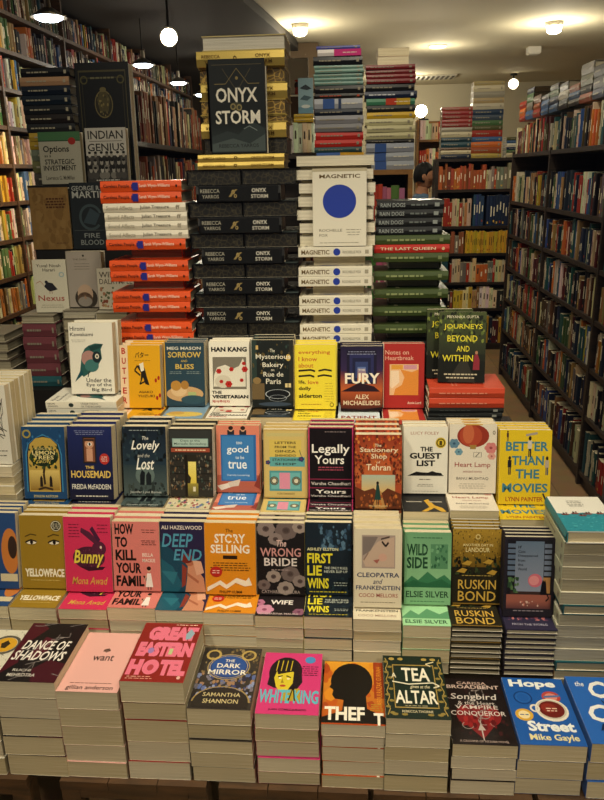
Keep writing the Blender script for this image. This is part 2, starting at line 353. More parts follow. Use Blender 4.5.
@title('lovely', 'dark slate paperback with white brush lettering', base='1c2731', spine='141b22', t=.034)
def _(A):
    A.G(0, 0, 1, .45, '4d5a58', '2c3a40'); A.G(0, .45, 1, 1, '243440', '18202c'); A.S(17, 60, 0, .5, 1, 1, .02, .06, ['141c22', '26343a', '31424a', '101518'], 5); A.S(18, 40, 0, 0, 1, .2, .02, .06, ['1a2022', '2a3331', '3b4441'], 5)
    A.E(.5, .3, .22, .14, '5f6f6c'); A.P([(.38, .16), (.48, .16), (.5, .34), (.43, .38), (.38, .3)], '14191d'); A.P([(.52, .16), (.64, .16), (.64, .3), (.58, .36), (.52, .3)], '1a2024')
    A.T('The', .46, .81, .6, .86, 'e8e4d8', .005, .25); A.T('Lovely', .2, .63, .86, .8, 'efebe0', .015, .3); A.T('and the', .34, .56, .62, .61, 'c9c6ba', 0, .25); A.T('Lost', .3, .38, .72, .55, 'efebe0', .015, .3)
    A.lines(19, 1, .1, .93, .9, .96, .01, '98a2a4'); A.T('Jennifer Lynn Barnes', .14, .03, .86, .075, 'b9bdb6', .01)
@title('bookshop', 'paperback of crowded bookshelves around a lit doorway', base='2e2b26', spine='22201c', t=.034)
def _(A):
    A.S(20, 150, .02, .1, .98, .62, .012, .03, ['5a4a3a', '6e6a60', '3a4a44', '7d5f42', '8a8270', '453a34', '222a2a'], 4, 1.4)
    for i in range(5): A.R(.02, .14 + i * .1, .98, .148 + i * .1, '1d1a15')
    A.R(.4, .02, .64, .62, '2b261e'); A.R(.36, .0, .42, .62, '1d1812'); A.G(.44, .2, .62, .52, 'd9c04a', 'e8d87a'); A.P([(.44, .34), (.5, .28), (.48, .2), (.44, .2)], '2b261e'); A.G(.42, 0, .66, .2, '4f4a30', '9a8c3c')
    A.R(.03, .8, .97, .98, '343634'); A.R(.09, .74, .91, .86, '8aa7a0'); A.R(.11, .75, .89, .85, 'a8beb3'); A.T('Days at the', .28, .805, .72, .845, '2f4540', .005); A.T('Morisaki Bookshop', .13, .757, .87, .8, '2f4540', .005)
    A.R(.06, .66, .94, .72, '9a4a34'); A.lines(101, 1, .1, .67, .9, .71, .016, 'e8c9a4'); A.R(.54, .08, .6, .15, 'd8d0b8')
@title('lostflat', 'patterned paperback with many coloured discs', base='cfc2a0')
def _(A):
    A.S(21, 80, .02, .02, .98, .6, .02, .05, ['d9b23a', '5f6f9c', 'a24a5c', '3c4456', 'dcd3b8', '6d8a6a', '8a4a34'], 8); A.lines(102, 2, .2, .66, .8, .8, .03, '3a3a48')
@title('toogood', 'coral paperback with a boxed blue title', base='d9826a', spine='c9705a', t=.034)
def _(A):
    A.R(0, 0, 1, .26, 'b5604c'); A.R(.1, .17, .92, .86, '2f67a4'); A.R(.13, .19, .86, .84, '3f7dba')
    for x in (.34, .62):
        A.R(x - .08, .86, x + .08, .93, '2a2a33'); A.E(x, .94, .05, .035, 'c99a7a'); A.E(x, .96, .055, .03, '30221c')
    A.T('too', .46, .72, .6, .765, 'dce8f0', .01); A.T('good', .24, .565, .74, .7, 'eef4f6', .012); A.T('to be', .44, .5, .64, .55, 'dce8f0', .01); A.T('true', .26, .355, .7, .475, 'eef4f6', .012)
    A.T('Carola Lovering', .24, .24, .76, .275, 'd4e4f0', .01); A.P([(0, .1), (.4, .16), (.5, .12), (.1, .03)], 'e8d8c8'); A.P([(.25, .15), (.55, .2), (.5, .1), (.3, .08)], 'd8c4b4'); A.P([(.86, .1), (1, .3), (1, .05)], '8a3a30')
@title('letters', 'tan and teal paperback with a cassette tape', base='c2a463', spine='b0934f', t=.034)
def _(A):
    A.R(.03, .02, .97, .98, 'cdb46e'); A.R(.07, .9, .93, .95, 'c2b477'); A.R(.14, .46, .86, .85, 'd2b85a'); A.R(.14, .46, .94, .6, '5fa4a4')
    for i, s in enumerate(('LETTERS', 'FROM THE', 'GINZA', 'SHIHODO', 'STATIONERY', 'SHOP')): A.T(s, .26 if i != 4 else .2, .79 - i * .062, .74 if i != 4 else .82, .825 - i * .062, '2c2a1e', .02)
    A.R(.13, .1, .87, .4, '4f9498'); A.R(.17, .13, .83, .37, '6db0b0'); A.R(.36, .13, .6, .37, 'd98da4')
    for x in (.24, .74): A.E(x, .25, .1, .065, '1f2a2c'); A.E(x, .25, .05, .033, 'd8d2b8'); A.ring(x, .25, .085, .055, .8, '8a8a70')
    A.flower(.86, .57, .07, '34406a', '8a3a4a', 5); A.flower(.1, .52, .06, '34406a', '8a3a4a', 5); A.L([(.86, .62), (.82, .7)], .015, '3a5a4a'); A.T('YUTA TAKAHASHI', .3, .045, .7, .075, '5a4820', .01)
@title('legally', 'black paperback with pink frame and white serif title', base='171114', spine='a32c52', t=.035)
def _(A):
    A.R(0, 0, .025, 1, 'c23a68'); A.R(.975, 0, 1, 1, 'c23a68'); A.R(0, .985, 1, 1, 'a83058'); A.lines(22, 1, .3, .92, .9, .95, .008, '9a8a8a')
    A.T('Legally', .08, .6, .92, .76, 'f1ece2', .012); A.T('Yours', .14, .48, .8, .6, 'f1ece2', .012); A.lines(103, 2, .14, .38, .86, .45, .016, 'a34a5c')
    A.R(.03, .26, .97, .268, 'a83058'); A.T('Varsha Chaudhari', .06, .18, .94, .225, 'dcd3cc', .008); A.R(.03, .135, .97, .143, 'a83058'); A.T('Yours', .16, .06, .84, .115, 'f1ece2', .02); A.T('Varsha Chaudhari', .05, .012, .94, .04, 'dcd3cc', .008)
@title('stationery', 'rust-red paperback of a woman walking under autumn trees', base='a4492a', spine='8a3a22', t=.034)
def _(A):
    A.G(0, .34, 1, 1, 'c56a3a', '8e3420'); A.S(23, 130, 0, .6, 1, 1, .015, .04, ['a83c20', 'c7562a', '7e2c1a', 'd07a38', '5a2a1a'], 5); A.S(24, 60, 0, .34, .2, .75, .015, .035, ['7e2c1a', '5a2a1a', 'b0562e'], 5); A.S(25, 60, .8, .34, 1, .75, .015, .035, ['7e2c1a', '5a2a1a', 'b0562e'], 5)
    A.G(.14, .22, .86, .46, 'cfa868', 'a8b6a4'); A.P([(0, 0), (1, 0), (1, .2), (.7, .28), (.55, .2), (.4, .28), (.2, .24), (0, .3)], '5f2f1a'); A.P([(.36, 0), (.66, 0), (.56, .24), (.5, .24)], 'b08048'); A.S(26, 40, 0, 0, 1, .2, .01, .04, ['8e4a24', '3f2214', 'b5682c'], 5)
    A.P([(.42, .12), (.56, .12), (.53, .26), (.51, .33), (.46, .33), (.45, .26)], '1f3d38'); A.E(.485, .35, .03, .022, '241813'); A.R(.46, .05, .48, .12, '3a241a'); A.R(.5, .05, .52, .12, '3a241a')
    A.T('The', .42, .84, .56, .88, 'f0dcb8', .01, .1); A.T('Stationery', .1, .75, .92, .83, 'f0dcb8', .01, .05); A.T('Shop', .34, .66, .68, .745, 'f0dcb8', .01, .05); A.T('of', .46, .615, .54, .65, 'f0dcb8', .005, .1); A.T('Tehran', .24, .52, .76, .605, 'f0dcb8', .01, .05); A.T('Marjan Kamali', .3, .02, .7, .05, 'e0c48a', .01)
@title('guestlist', 'white paperback with a black island and small gold badge', w=.11, h=.18, base='e1dccd', t=.03)
def _(A):
    A.T('LUCY FOLEY', .16, .88, .8, .925, 'a9705a', .005); A.T('THE', .38, .63, .66, .7, '16140f', .04); A.T('GUEST', .14, .52, .86, .61, '16140f', .04); A.T('LIST', .3, .41, .72, .5, '16140f', .04)
    A.E(.84, .76, .12, .08, 'd2b53a'); A.ring(.84, .76, .1, .065, .75, '4a3d14'); A.R(.81, .72, .87, .79, '4a3d14')
    A.P([(.12, .275), (.9, .275), (.86, .31), (.74, .32), (.66, .34), (.56, .315), (.4, .32), (.3, .33), (.2, .3)], '1b1a18'); A.L([(.1, .27), (.92, .27)], .008, '1b1a18'); A.lines(106, 1, .34, .2, .66, .225, .012, '5c564a'); A.lines(27, 2, .3, .1, .7, .15, .01, '8a8374'); A.lines(28, 1, .2, .02, .8, .05, .008, '9a9384')
@title('guestflat', 'black paperback with slanting yellow beams', w=.11, h=.18, base='1d1d1f')
def _(A):
    A.P([(.4, 0), (.95, 0), (.88, .12), (.72, .2), (.6, .4), (.5, .36), (.6, .14)], 'c79a2a'); A.P([(.52, 0), (.84, 0), (.7, .12)], '1d1d1f'); A.R(.1, .3, .45, .33, 'a9a294'); A.R(.6, .3, .9, .33, 'a9a294'); A.lines(104, 1, .1, .55, .9, .65, .05, 'cfc9b8')
@title('heartlamp', 'cream paperback with a large red pomegranate lamp', w=.116, h=.186, base='dcd2c0', t=.034)
def _(A):
    A.E(.5, .83, .34, .165, '8f3324'); A.E(.45, .83, .24, .15, 'a8452e'); A.E(.4, .86, .12, .14, 'bd6340'); A.R(.44, .64, .56, .7, '6e4a2a'); A.P([(.42, .7), (.58, .7), (.54, .64), (.46, .64)], '9a7a3c'); A.R(.3, .985, .7, 1, 'c9a24c')
    A.flower(.1, .72, .12, '5d7f94', '34506a'); A.flower(.2, .6, .09, '6c94a4', '3a5a72'); A.flower(.88, .66, .14, 'c97a78', '9a4a4c'); A.flower(.9, .54, .09, 'd29a8c', 'a05a54')
    A.ring(.6, .56, .12, .05, .9, '4a463e', 4, 45, 405); A.L([(.56, .53), (.64, .59)], .012, '4a463e')
    A.T('Heart Lamp', .12, .36, .88, .45, '9a3f3a', .005); A.T('selected stories', .3, .3, .7, .335, '9a5a54'); A.T('BANU MUSHTAQ', .16, .19, .84, .235, '55504a', .005); A.lines(29, 3, .2, .06, .8, .15, .007, '8a8272'); A.ring(.94, .88, .03, .03, .5, '8a8272')
@title('movies', 'yellow paperback with teal capitals and climbing figures', w=.126, h=.197, base='dcbc24', t=.026)
def _(A):
    for s, x0, x1, y in (('BETTER', .12, .94, .72), ('THAN', .24, .86, .53), ('THE', .32, .78, .35), ('MOVIES', .07, .95, .16)): A.T(s, x0, y, x1, y + .125, '3d7a8c', .03)
    A.T('LYNN PAINTER', .14, .04, .86, .1, 'a04a24', .02)
    def man(x, y, s, c, h): A.R(x - .025 * s, y, x - .004, y + .12 * s, c); A.R(x + .004, y, x + .03 * s, y + .12 * s, c); A.R(x - .04 * s, y + .11 * s, x + .04 * s, y + .22 * s, h); A.E(x, y + .25 * s, .028 * s, .03 * s, '2b1c16')
    man(.58, .64, 1., '23222a', 'c9c0b2'); man(.2, .4, .9, '2a2430', '20202a'); man(.92, .4, .9, '3d4a66', 'b0a090'); man(.15, .85, .5, '2a2430', '4a2a2a'); A.L([(.5, .93), (.72, .96)], .03, 'a0968c'); A.L([(.86, .15), (.92, .06)], .03, '2a2a33')

# ---- third row
@title('bluefig', 'blue and orange paperback at the display corner', w=.112, h=.19, base='2c4a7a', t=.026)
def _(A): A.E(.85, .5, .2, .3, 'c97a3a'); A.E(.9, .55, .1, .15, '3a2a22'); A.R(.6, .1, .98, .2, 'd9c9a0')
@title('yellowface', 'mustard paperback with two drawn eyes', w=.113, h=.19, base='9a7a25', t=.028)
def _(A):
    for x, sgn in ((.25, -1), (.75, 1)):
        A.E(x, .635, .125, .035, '6b4f16'); A.E(x, .635, .115, .028, 'efe4c8'); A.E(x + .01, .637, .035, .03, '1b130d'); A.L([(x - .13, .63), (x, .668), (x + .12, .645)], .02, '221809')
        A.L([(x - .13, .71), (x, .745), (x + .12, .73)], .016, '4a3712')
    A.E(.81, .86, .12, .075, '23201a'); A.ring(.81, .86, .11, .068, .85, 'd9cfae'); A.lines(30, 3, .73, .82, .89, .9, .01, 'd9cfae')
    A.T('YELLOWFACE', .08, .16, .95, .275, 'f2e8cc', .045); A.lines(31, 1, .2, .1, .85, .13, .012, 'c9ac5c')
@title('bunny', 'hot pink paperback with a dark rabbit and yellow script', w=.116, h=.192, base='cf3358', t=.028)
def _(A):
    A.E(.52, .46, .34, .15, '4c2034'); A.E(.74, .58, .15, .1, '54243a'); A.P([(.66, .64), (.36, .8), (.38, .86), (.56, .8), (.74, .68)], '54243a'); A.P([(.72, .66), (.56, .84), (.62, .88), (.78, .7)], '47203a'); A.E(.78, .6, .022, .02, 'e8c9b4'); A.P([(.3, .34), (.86, .34), (.8, .3), (.5, .28)], '3a1828'); A.S(32, 50, .24, .34, .82, .58, .008, .02, ['6a3448', '33141f', '7a4054'], 4)
    A.T('Bunny', .2, .33, .84, .56, 'e2cf4c', .02, .25); A.T('Mona Awad', .14, .1, .9, .2, 'd4a54a', .01, .3); A.lines(33, 5, .1, .72, .35, .92, .01, '6f1f35'); A.lines(34, 3, .7, .78, .95, .92, .01, '6f1f35')
@title('kill', 'salmon pink paperback with stacked black capitals', w=.114, h=.183, base='d67c72', t=.028)
def _(A):
    for i, (s, x) in enumerate((('HOW', .46), ('TO', .32), ('KILL', .5), ('YOUR', .6), ('FAMILY', .8))): A.T(s, .06, .815 - i * .187, x, .97 - i * .187, '17130f', .04)
    A.T('BELLA', .63, .5, .86, .55, 'f0dccb', .015); A.T('MACKIE', .63, .42, .9, .47, 'f0dccb', .015); A.lines(35, 2, .6, .83, .95, .9, .01, '5b2a24'); A.lines(36, 3, .6, .66, .95, .74, .01, '5b2a24')
    A.P([(.68, .06), (.84, .06), (.8, .26), (.72, .26)], 'efe6dc'); A.E(.76, .31, .04, .035, 'd6a48a'); A.E(.76, .33, .045, .03, '2c1a14'); A.L([(.7, .24), (.66, .14)], .02, 'd6a48a'); A.R(.72, .02, .74, .06, '17130f'); A.R(.78, .02, .8, .06, '17130f')
@title('deepend', 'deep violet paperback with an embracing couple in water', w=.114, h=.183, base='2a2442', t=.028)
def _(A):
    A.P([(0, .75), (.3, .6), (.7, .3), (.6, 0), (0, 0)], '1d4458'); A.P([(0, .5), (.3, .36), (.5, .1), (.4, 0), (0, 0)], '235a6c'); A.P([(.05, .3), (.4, .28), (.3, .1)], '2f7080')
    A.P([(.55, 0), (.98, 0), (.95, .2), (.78, .36), (.72, .46), (.62, .4), (.6, .2)], 'c98a6a'); A.E(.66, .44, .1, .07, 'b06a4c'); A.E(.6, .48, .13, .07, '6f2a22'); A.P([(.72, .46), (.9, .44), (.96, .28), (.8, .24)], 'd9a486'); A.P([(.5, .4), (.6, .34), (.56, .1), (.48, .06)], '8a3a2c'); A.L([(.6, .26), (.84, .14)], .04, 'a86448')
    A.T('ALI HAZELWOOD', .08, .89, .94, .945, 'e0d4c8', .015); A.T('DEEP', .08, .64, .74, .83, '4f94ac', .015, .2); A.T('END', .32, .45, .92, .61, '4f94ac', .015, .2)
@title('storyselling', 'orange paperback with a white rising arrow', w=.122, h=.186, base='d98a1f', t=.028)
def _(A):
    A.T('The', .42, .87, .56, .92, '2b1d10', .01); A.T('STORY', .2, .72, .8, .85, 'f3ead6', .025); A.E(.56, .775, .05, .035, 'd98a1f'); A.T('SELLING', .12, .58, .88, .7, 'f3ead6', .025); A.R(.36, .5, .64, .55, '2b1d10')
    A.lines(37, 4, .1, .33, .9, .46, .013, '5a3810'); A.E(.22, .32, .12, .075, 'b5291f'); A.lines(38, 2, .14, .29, .3, .35, .01, 'f0d0c0')
    A.P([(.04, .1), (.3, .2), (.42, .14), (.62, .24), (.8, .2), (.86, .25), (.92, .14), (.78, .12), (.6, .17), (.42, .08), (.28, .14), (.04, .04)], 'efe2cc'); A.T('PHILIPP HUMM', .28, .02, .72, .06, '4a2d10', .01)
@title('wrongbride', 'black paperback with pale roses and pink lettering', w=.115, h=.185, base='1d1919', t=.03)
def _(A):
    for i, (x, y, r) in enumerate(((.2, .92, .2), (.62, .9, .24), (.9, .95, .16), (.4, .78, .16), (.7, .3, .2), (.35, .26, .16), (.9, .2, .16), (.15, .14, .14), (.6, .1, .18))):
        A.flower(x, y, r, ('8a7a74', '6f605c', '9a8a80')[i % 3], '4a3d3a', 8, .55); A.ring(x, y, r * .35, r * .2, .7, '574845', 10)
    A.T('The', .42, .68, .62, .77, 'e0bcb4', .01, .2); A.T('WRONG', .08, .54, .92, .66, 'c98f8a', .015); A.T('BRIDE', .16, .41, .84, .52, 'ddd0c8', .015); A.lines(39, 1, .3, .34, .7, .37, .01, 'b09a94'); A.T('CATHARINA MAURA', .1, .025, .9, .07, 'a8968e', .012)
@title('wifeflat', 'black paperback with pink flowers and white capitals', w=.115, h=.185, base='211b1d')
def _(A):
    A.flower(.2, .14, .2, 'c98aa4', '8a4a64'); A.flower(.06, .3, .13, 'b5708c', '7a3a54'); A.flower(.9, .1, .13, '8a5a70', '5a2a44'); A.T('WIFE', .3, .26, .76, .36, 'e8e0d8', .03); A.T('CATHARINA MAURA', .1, .03, .9, .07, 'c4b0ac', .015)
@title('firstlie', 'dark paperback with bold yellow capitals', w=.111, h=.186, base='1b252e', spine='c9bd2c', t=.03)
def _(A):
    A.S(40, 60, .3, .62, 1, .98, .02, .06, ['2a4054', '1a2c3a', '3c5870', '55748a'], 5); A.S(41, 40, 0, .0, 1, .25, .02, .05, ['10181c', '24333a'], 5); A.T('ASHLEY ELSTON', .06, .615, .72, .655, 'e8e0a8', .015)
    A.T('FIRST', .06, .44, .6, .58, 'e6d634', .03); A.T('LIE', .06, .27, .37, .41, 'e6d634', .03); A.T('WINS', .06, .09, .52, .235, 'e6d634', .03)
    A.T('THE ONLY RULE:', .42, .36, .92, .395, 'cfd4c4', .01); A.T('NEVER SLIP UP', .42, .31, .92, .345, 'cfd4c4', .01); A.lines(42, 2, .6, .12, .94, .19, .012, 'a8b0a8'); A.lines(43, 1, .1, .03, .9, .06, .014, 'b9a92c')
@title('cleopatra', 'cream paperback with a tilted painted face', w=.109, h=.197, base='ddd0b4', t=.03)
def _(A):
    A.R(.16, .5, .86, .92, 'a9968a'); A.P([(.18, .6), (.34, .74), (.5, .84), (.84, .9), (.84, .52), (.24, .52)], 'c2a792'); A.P([(.18, .9), (.5, .9), (.34, .72), (.18, .66)], '7d706a'); A.L([(.58, .84), (.66, .78), (.72, .83)], .03, '2b211d'); A.L([(.56, .87), (.74, .9)], .02, '4a3a32'); A.P([(.4, .6), (.54, .62), (.48, .56)], 'a05a50'); A.E(.6, .64, .09, .05, 'cda28e'); A.L([(.3, .7), (.2, .6)], .02, '8a6f60')
    A.T('CLEOPATRA', .06, .385, .95, .445, '23315a', .02); A.T('and', .4, .3, .6, .365, '23315a', .005, .3); A.T('FRANKENSTEIN', .04, .225, .97, .28, '23315a', .015); A.T('COCO MELLORS', .1, .13, .92, .18, 'a2483e', .01); A.lines(44, 1, .1, .05, .9, .08, .009, '77694f')
@title('cleoflat', 'cream paperback with small dark capitals', w=.109, h=.197, base='ddd2b8')
def _(A): A.T('FRANKENSTEIN', .06, .16, .94, .205, '3a3428', .02); A.T('COCO MELLORS', .1, .06, .9, .105, '9a7a64', .01); A.T('CLEOPATRA', .06, .3, .94, .36, '23315a', .02)
@title('wildside', 'mint green paperback with hills and dark green title', w=.108, h=.184, base='7fb383', t=.03)
def _(A):
    A.G(0, .26, 1, 1, '8fc08e', '6fa276'); A.T('WILD', .05, .68, .5, .84, '20452e', .03); A.T('SIDE', .05, .5, .5, .66, '20452e', .03); A.R(.56, .5, .93, .84, '578a63'); A.S(45, 24, .57, .51, .92, .83, .02, .04, ['3f7350', '76a97d', '2f5f42'], 5)
    A.P([(0, .3), (.16, .4), (.3, .34), (.5, .46), (.7, .36), (.86, .42), (1, .34), (1, .26), (0, .26)], '3c7a54'); A.P([(0, .28), (.2, .34), (.5, .3), (.8, .36), (1, .28), (1, .22), (0, .22)], '2e6645')
    A.R(0, 0, 1, .24, '86b988'); A.T('ELSIE SILVER', .04, .1, .96, .19, '20452e', .02); A.lines(46, 1, .1, .9, .9, .95, .012, '2e5f42'); A.lines(47, 1, .1, .03, .9, .06, .01, '2e5f42')
@title('wildflat', 'pale mint paperback with hills', w=.108, h=.184, base='a5d9a4')
def _(A): A.P([(0, .18), (.2, .34), (.36, .24), (.55, .38), (.8, .26), (1, .34), (1, .16), (0, .16)], '5f9a6e'); A.T('ELSIE SILVER', .06, .05, .94, .13, '2a5638', .02); A.T('WILD SIDE', .1, .5, .9, .7, '20452e', .03)
@title('ruskin', 'black and gold hardback with gilded birds', w=.115, h=.19, t=.0135, base='27241a', hard=True, pages='paperd')
def _(A):
    A.G(0, .5, 1, 1, '6d521c', 'a98630'); A.S(48, 160, 0, .62, 1, 1, .006, .016, ['3a2d12', '54401a', 'c29a3c', '2c2413'], 4); A.S(49, 90, 0, .4, 1, .64, .012, .04, ['1b1d15', '27301f', '3a4428', '15140f'], 6)
    for x, y in ((.3, .54), (.72, .56), (.2, .44), (.8, .42)): A.P([(x - .12, y), (x, y + .05), (x + .1, y + .03), (x + .04, y - .02)], 'b58e38')
    A.ring(.5, .9, .05, .035, .6, 'd9c17a'); A.T('ANOTHER DAY IN', .2, .775, .8, .81, 'e8d494', .01); A.T('LANDOUR', .26, .7, .74, .76, 'e8d494', .01); A.lines(50, 1, .15, .38, .85, .4, .009, 'b59a50')
    A.T('RUSKIN', .12, .21, .88, .335, 'cfa74a', .008); A.T('BOND', .12, .05, .88, .185, 'cfa74a', .008); A.R(.02, .01, .98, .025, '8a6a2c')
@title('catmoon', 'dark framed paperback with a cat before a pink moon', w=.113, h=.193, t=.0135, base='26222b', hard=True, pages='paperd')
def _(A):
    A.R(.06, .1, .94, .97, '1b1a20'); A.G(.22, .28, .78, .95, '8a8fa0', '5e6f84'); A.E(.62, .46, .14, .085, 'c96a78'); A.E(.6, .46, .1, .06, 'd98a8c')
    for i in range(6): A.R(.07, .52 + i * .07, .22, .57 + i * .07, '5b6a80'); A.R(.79, .52 + i * .07, .93, .57 + i * .07, '6a7488')
    A.R(.14, .28, .86, .32, '3a2a28'); A.R(.06, .1, .94, .28, '9a5a4c'); A.G(.06, .1, .94, .2, '5c3a3c', '9a5a4c'); A.R(.78, .3, .92, .5, 'a97a4a'); A.S(51, 20, .08, .3, .3, .5, .02, .05, ['3c5a3c', '2c4430', '547046'], 5)
    for i, s in enumerate(('If', 'Cats', 'Disappeared', 'from', 'the', 'World')): A.T(s, .27, .86 - i * .055, .27 + .035 * len(s), .895 - i * .055, '23242c', .005)
    A.P([(.72, .28), (.86, .28), (.84, .42), (.82, .47), (.8, .45), (.77, .47), (.75, .42)], '14121a'); A.L([(.85, .3), (.9, .24), (.84, .2)], .02, '14121a'); A.S(52, 10, .3, .13, .7, .2, .01, .03, ['d9b8a8', 'c97a6a'], 6); A.lines(53, 1, .15, .06, .85, .09, .014, '8a7f86')
@title('catflat', 'dark violet paperback with a pink band', w=.113, h=.193, t=.0135, base='2f2b42', hard=True, pages='paperd')
def _(A): A.S(54, 20, .1, .18, .9, .3, .02, .05, ['8a4a58', '5a3a52', 'b06a6a'], 6); A.T('FROM THE WORLD', .15, .08, .85, .12, 'a9a4b4', .01)
@title('sea', 'white and teal hardback with boats on the sea', w=.118, h=.172, t=.03, base='e3dfd2', spine='2e7f88', hard=True)
def _(A):
    A.P([(0, 0), (1, 0), (1, .52), (.8, .48), (.5, .52), (.2, .47), (0, .5)], '2f8795'); A.S(55, 90, 0, 0, 1, .46, .01, .04, ['3d9aa6', '23727f', '5fb0b6', '2a7d8a'], 6, .4)
    for x, y in ((.15, .47), (.34, .5), (.58, .49), (.8, .5), (.46, .44), (.92, .45)): A.P([(x - .08, y), (x + .08, y), (x + .05, y - .03), (x - .05, y - .03)], '7e3a34'); A.E(x - .02, y + .02, .02, .025, '3b2a2c', 8); A.E(x + .03, y + .025, .018, .025, '5a3432', 8)
    A.lines(105, 4, .28, .68, .64, .88, .014, '6d6a60')
# ---- front row
@title('circle', 'white paperback with a yellow disc in a grey ring', w=.13, h=.198, base='d9d2bd', t=.05)
def _(A): A.S(60, 120, 0, 0, 1, 1, .006, .014, ['8a8474', 'a8a18c', '6d6757'], 4); A.ring(.7, .72, .26, .17, .8, '5b564b'); A.E(.7, .72, .2, .13, 'd9a32a'); A.P([(.62, .74), (.7, .8), (.78, .74), (.74, .66), (.66, .66)], '3a2d1a')
@title('dance', 'black paperback with deep red cracks and white slanted title', w=.13, h=.2, base='191517', t=.045)
def _(A):
    A.P([(0, .1), (.2, .3), (.12, .6), (.35, .9), (.2, 1), (0, 1)], '4a1520'); A.P([(.5, .2), (.7, .36), (1, .3), (1, 0), (.6, 0)], '431420'); A.P([(.3, .35), (.55, .4), (.6, .7), (.4, .75)], '511826')
    q = random.Random(8)
    for i in range(14):
        x, y = q.random(), q.random(); A.L([(x, y), (min(1, x + q.uniform(.05, .25)), min(1, y + q.uniform(-.05, .2))), (min(1, x + q.uniform(.1, .4)), min(1, y + .1))], .008, '8d8480')
    A.T('DANCE OF', .1, .52, .9, .68, 'ece5d8', .02, .2); A.T('SHADOWS', .04, .34, .92, .5, 'ece5d8', .02, .2); A.T('RUCHI', .2, .16, .5, .2, 'd0c8bc', .01); A.T('MEHROTRA', .16, .08, .62, .13, 'd0c8bc', .01)
@title('want', 'plain pink paperback with a small black title', w=.13, h=.198, base='e6afa4', t=.04)
def _(A):
    A.T('want', .32, .5, .68, .595, '241a16', .008); A.E(.5, .68, .06, .03, '8a6a5c'); A.L([(.44, .66), (.5, .7), (.56, .67)], .014, '3d2a24'); A.L([(.5, .64), (.52, .72)], .012, '3d2a24')
    A.lines(61, 1, .12, .12, .9, .15, .01, '6b4038'); A.T('gillian anderson', .14, .02, .9, .1, '241a16', .008)
@title('eastern', 'red paperback with fat pink block lettering', w=.132, h=.198, base='9a2c28', spine='8a2420', t=.05)
def _(A):
    A.R(.01, .01, .99, .99, '88261f'); A.lines(62, 1, .5, .955, .98, .985, .012, 'd9c0a8')
    for s, x0, x1, y in (('GREAT', .18, .97, .7), ('EASTERN', .1, .98, .42)): A.T(s, x0 - .03, y - .02, x1, y + .23, 'e2748a', .085)
    A.T('H', .04, .1, .26, .35, 'e2748a', .08); A.E(.4, .23, .13, .12, 'e2748a'); A.E(.4, .22, .05, .05, 'b0424a'); A.T('TEL', .54, .1, .97, .35, 'e2748a', .08)
    A.P([(.78, .8), (.84, .9), (.92, .82), (.88, .72), (.8, .7)], '8fa8b4'); A.E(.3, .5, .05, .05, '9a7ab0'); A.R(.6, .44, .66, .54, 'b8c48a'); A.lines(63, 2, .06, .03, .5, .09, .01, 'd9a08c'); A.E(.9, .07, .03, .025, 'e0b0a0')
@title('mirror', 'ornate blue and bronze paperback with an oval panel', w=.132, h=.198, base='39342f', t=.04)
def _(A):
    A.S(64, 110, .02, .55, .98, .98, .012, .035, ['7d6a44', '5a4a34', '8f7a50', '3a3733', '2b2a2c'], 6); A.S(65, 150, .02, .1, .98, .56, .02, .05, ['5a6a9c', '8a94b8', '3c4676', '74707c', '9c7a5c', '2c2e44'], 6)
    A.E(.5, .66, .36, .22, 'a08a58'); A.E(.5, .66, .34, .205, '1f3f7a'); A.E(.5, .67, .29, .17, '2a4f92'); A.ring(.5, .66, .32, .19, .97, 'c2ab70')
    A.ring(.2, .86, .13, .09, .7, 'b59a58'); A.ring(.8, .86, .13, .09, .7, 'b59a58'); A.E(.5, .1, .44, .22, '2c2824', 20, 0, 180); A.ring(.5, .1, .46, .24, .95, 'a48a52', 20, 0, 180); A.R(.06, .02, .94, .11, '2c2824')
    A.T('THE', .42, .74, .58, .785, 'efe8d6', .01); A.T('DARK', .3, .64, .7, .715, 'efe8d6', .015); A.T('MIRROR', .18, .53, .82, .61, 'efe8d6', .015); A.T('SAMANTHA', .2, .18, .8, .24, 'd2c08a', .005); A.T('SHANNON', .22, .08, .78, .145, 'd2c08a', .005)
@title('king', 'hot pink paperback with a yellow face and black hair', w=.13, h=.195, base='d13a76', t=.04)
def _(A):
    A.E(.4, .66, .28, .26, '1d171a'); A.P([(.14, .6), (.12, .45), (.24, .4), (.6, .36), (.7, .5), (.66, .72)], '1d171a'); A.P([(.27, .42), (.22, .56), (.26, .7), (.42, .74), (.54, .66), (.54, .48), (.46, .36), (.32, .36)], 'd8c233'); A.P([(.22, .74), (.28, .62), (.56, .68), (.62, .56), (.66, .74), (.5, .9), (.32, .9)], '1d171a')
    for i in range(4): A.L([(.26 + i * .08, .86), (.24 + i * .08, .68)], .016, 'c9b22c')
    A.L([(.28, .58), (.36, .6)], .018, '2b1f14'); A.L([(.42, .6), (.5, .57)], .018, '2b1f14'); A.E(.32, .56, .025, .014, 'efe6c0'); A.E(.46, .55, .025, .014, 'efe6c0'); A.P([(.36, .56), (.34, .48), (.39, .48)], '9a7f1e'); A.E(.38, .435, .05, .018, 'b03a30'); A.P([(.4, .36), (.66, .4), (.7, .2), (.36, .2)], 'b39a28')
    A.E(.8, .88, .09, .06, '4a8ac2'); A.lines(66, 5, .6, .6, .95, .78, .012, '3a1522'); A.T('WHITE', .02, .16, .52, .37, '5fb6c4', .03); A.T('KING', .58, .16, .98, .37, '5fb6c4', .03); A.L([(.5, .2), (.56, .42), (.6, .2)], .02, '1d171a'); A.T('JUAN GÓMEZ-JURADO', .2, .045, .8, .09, '1d1216', .02)
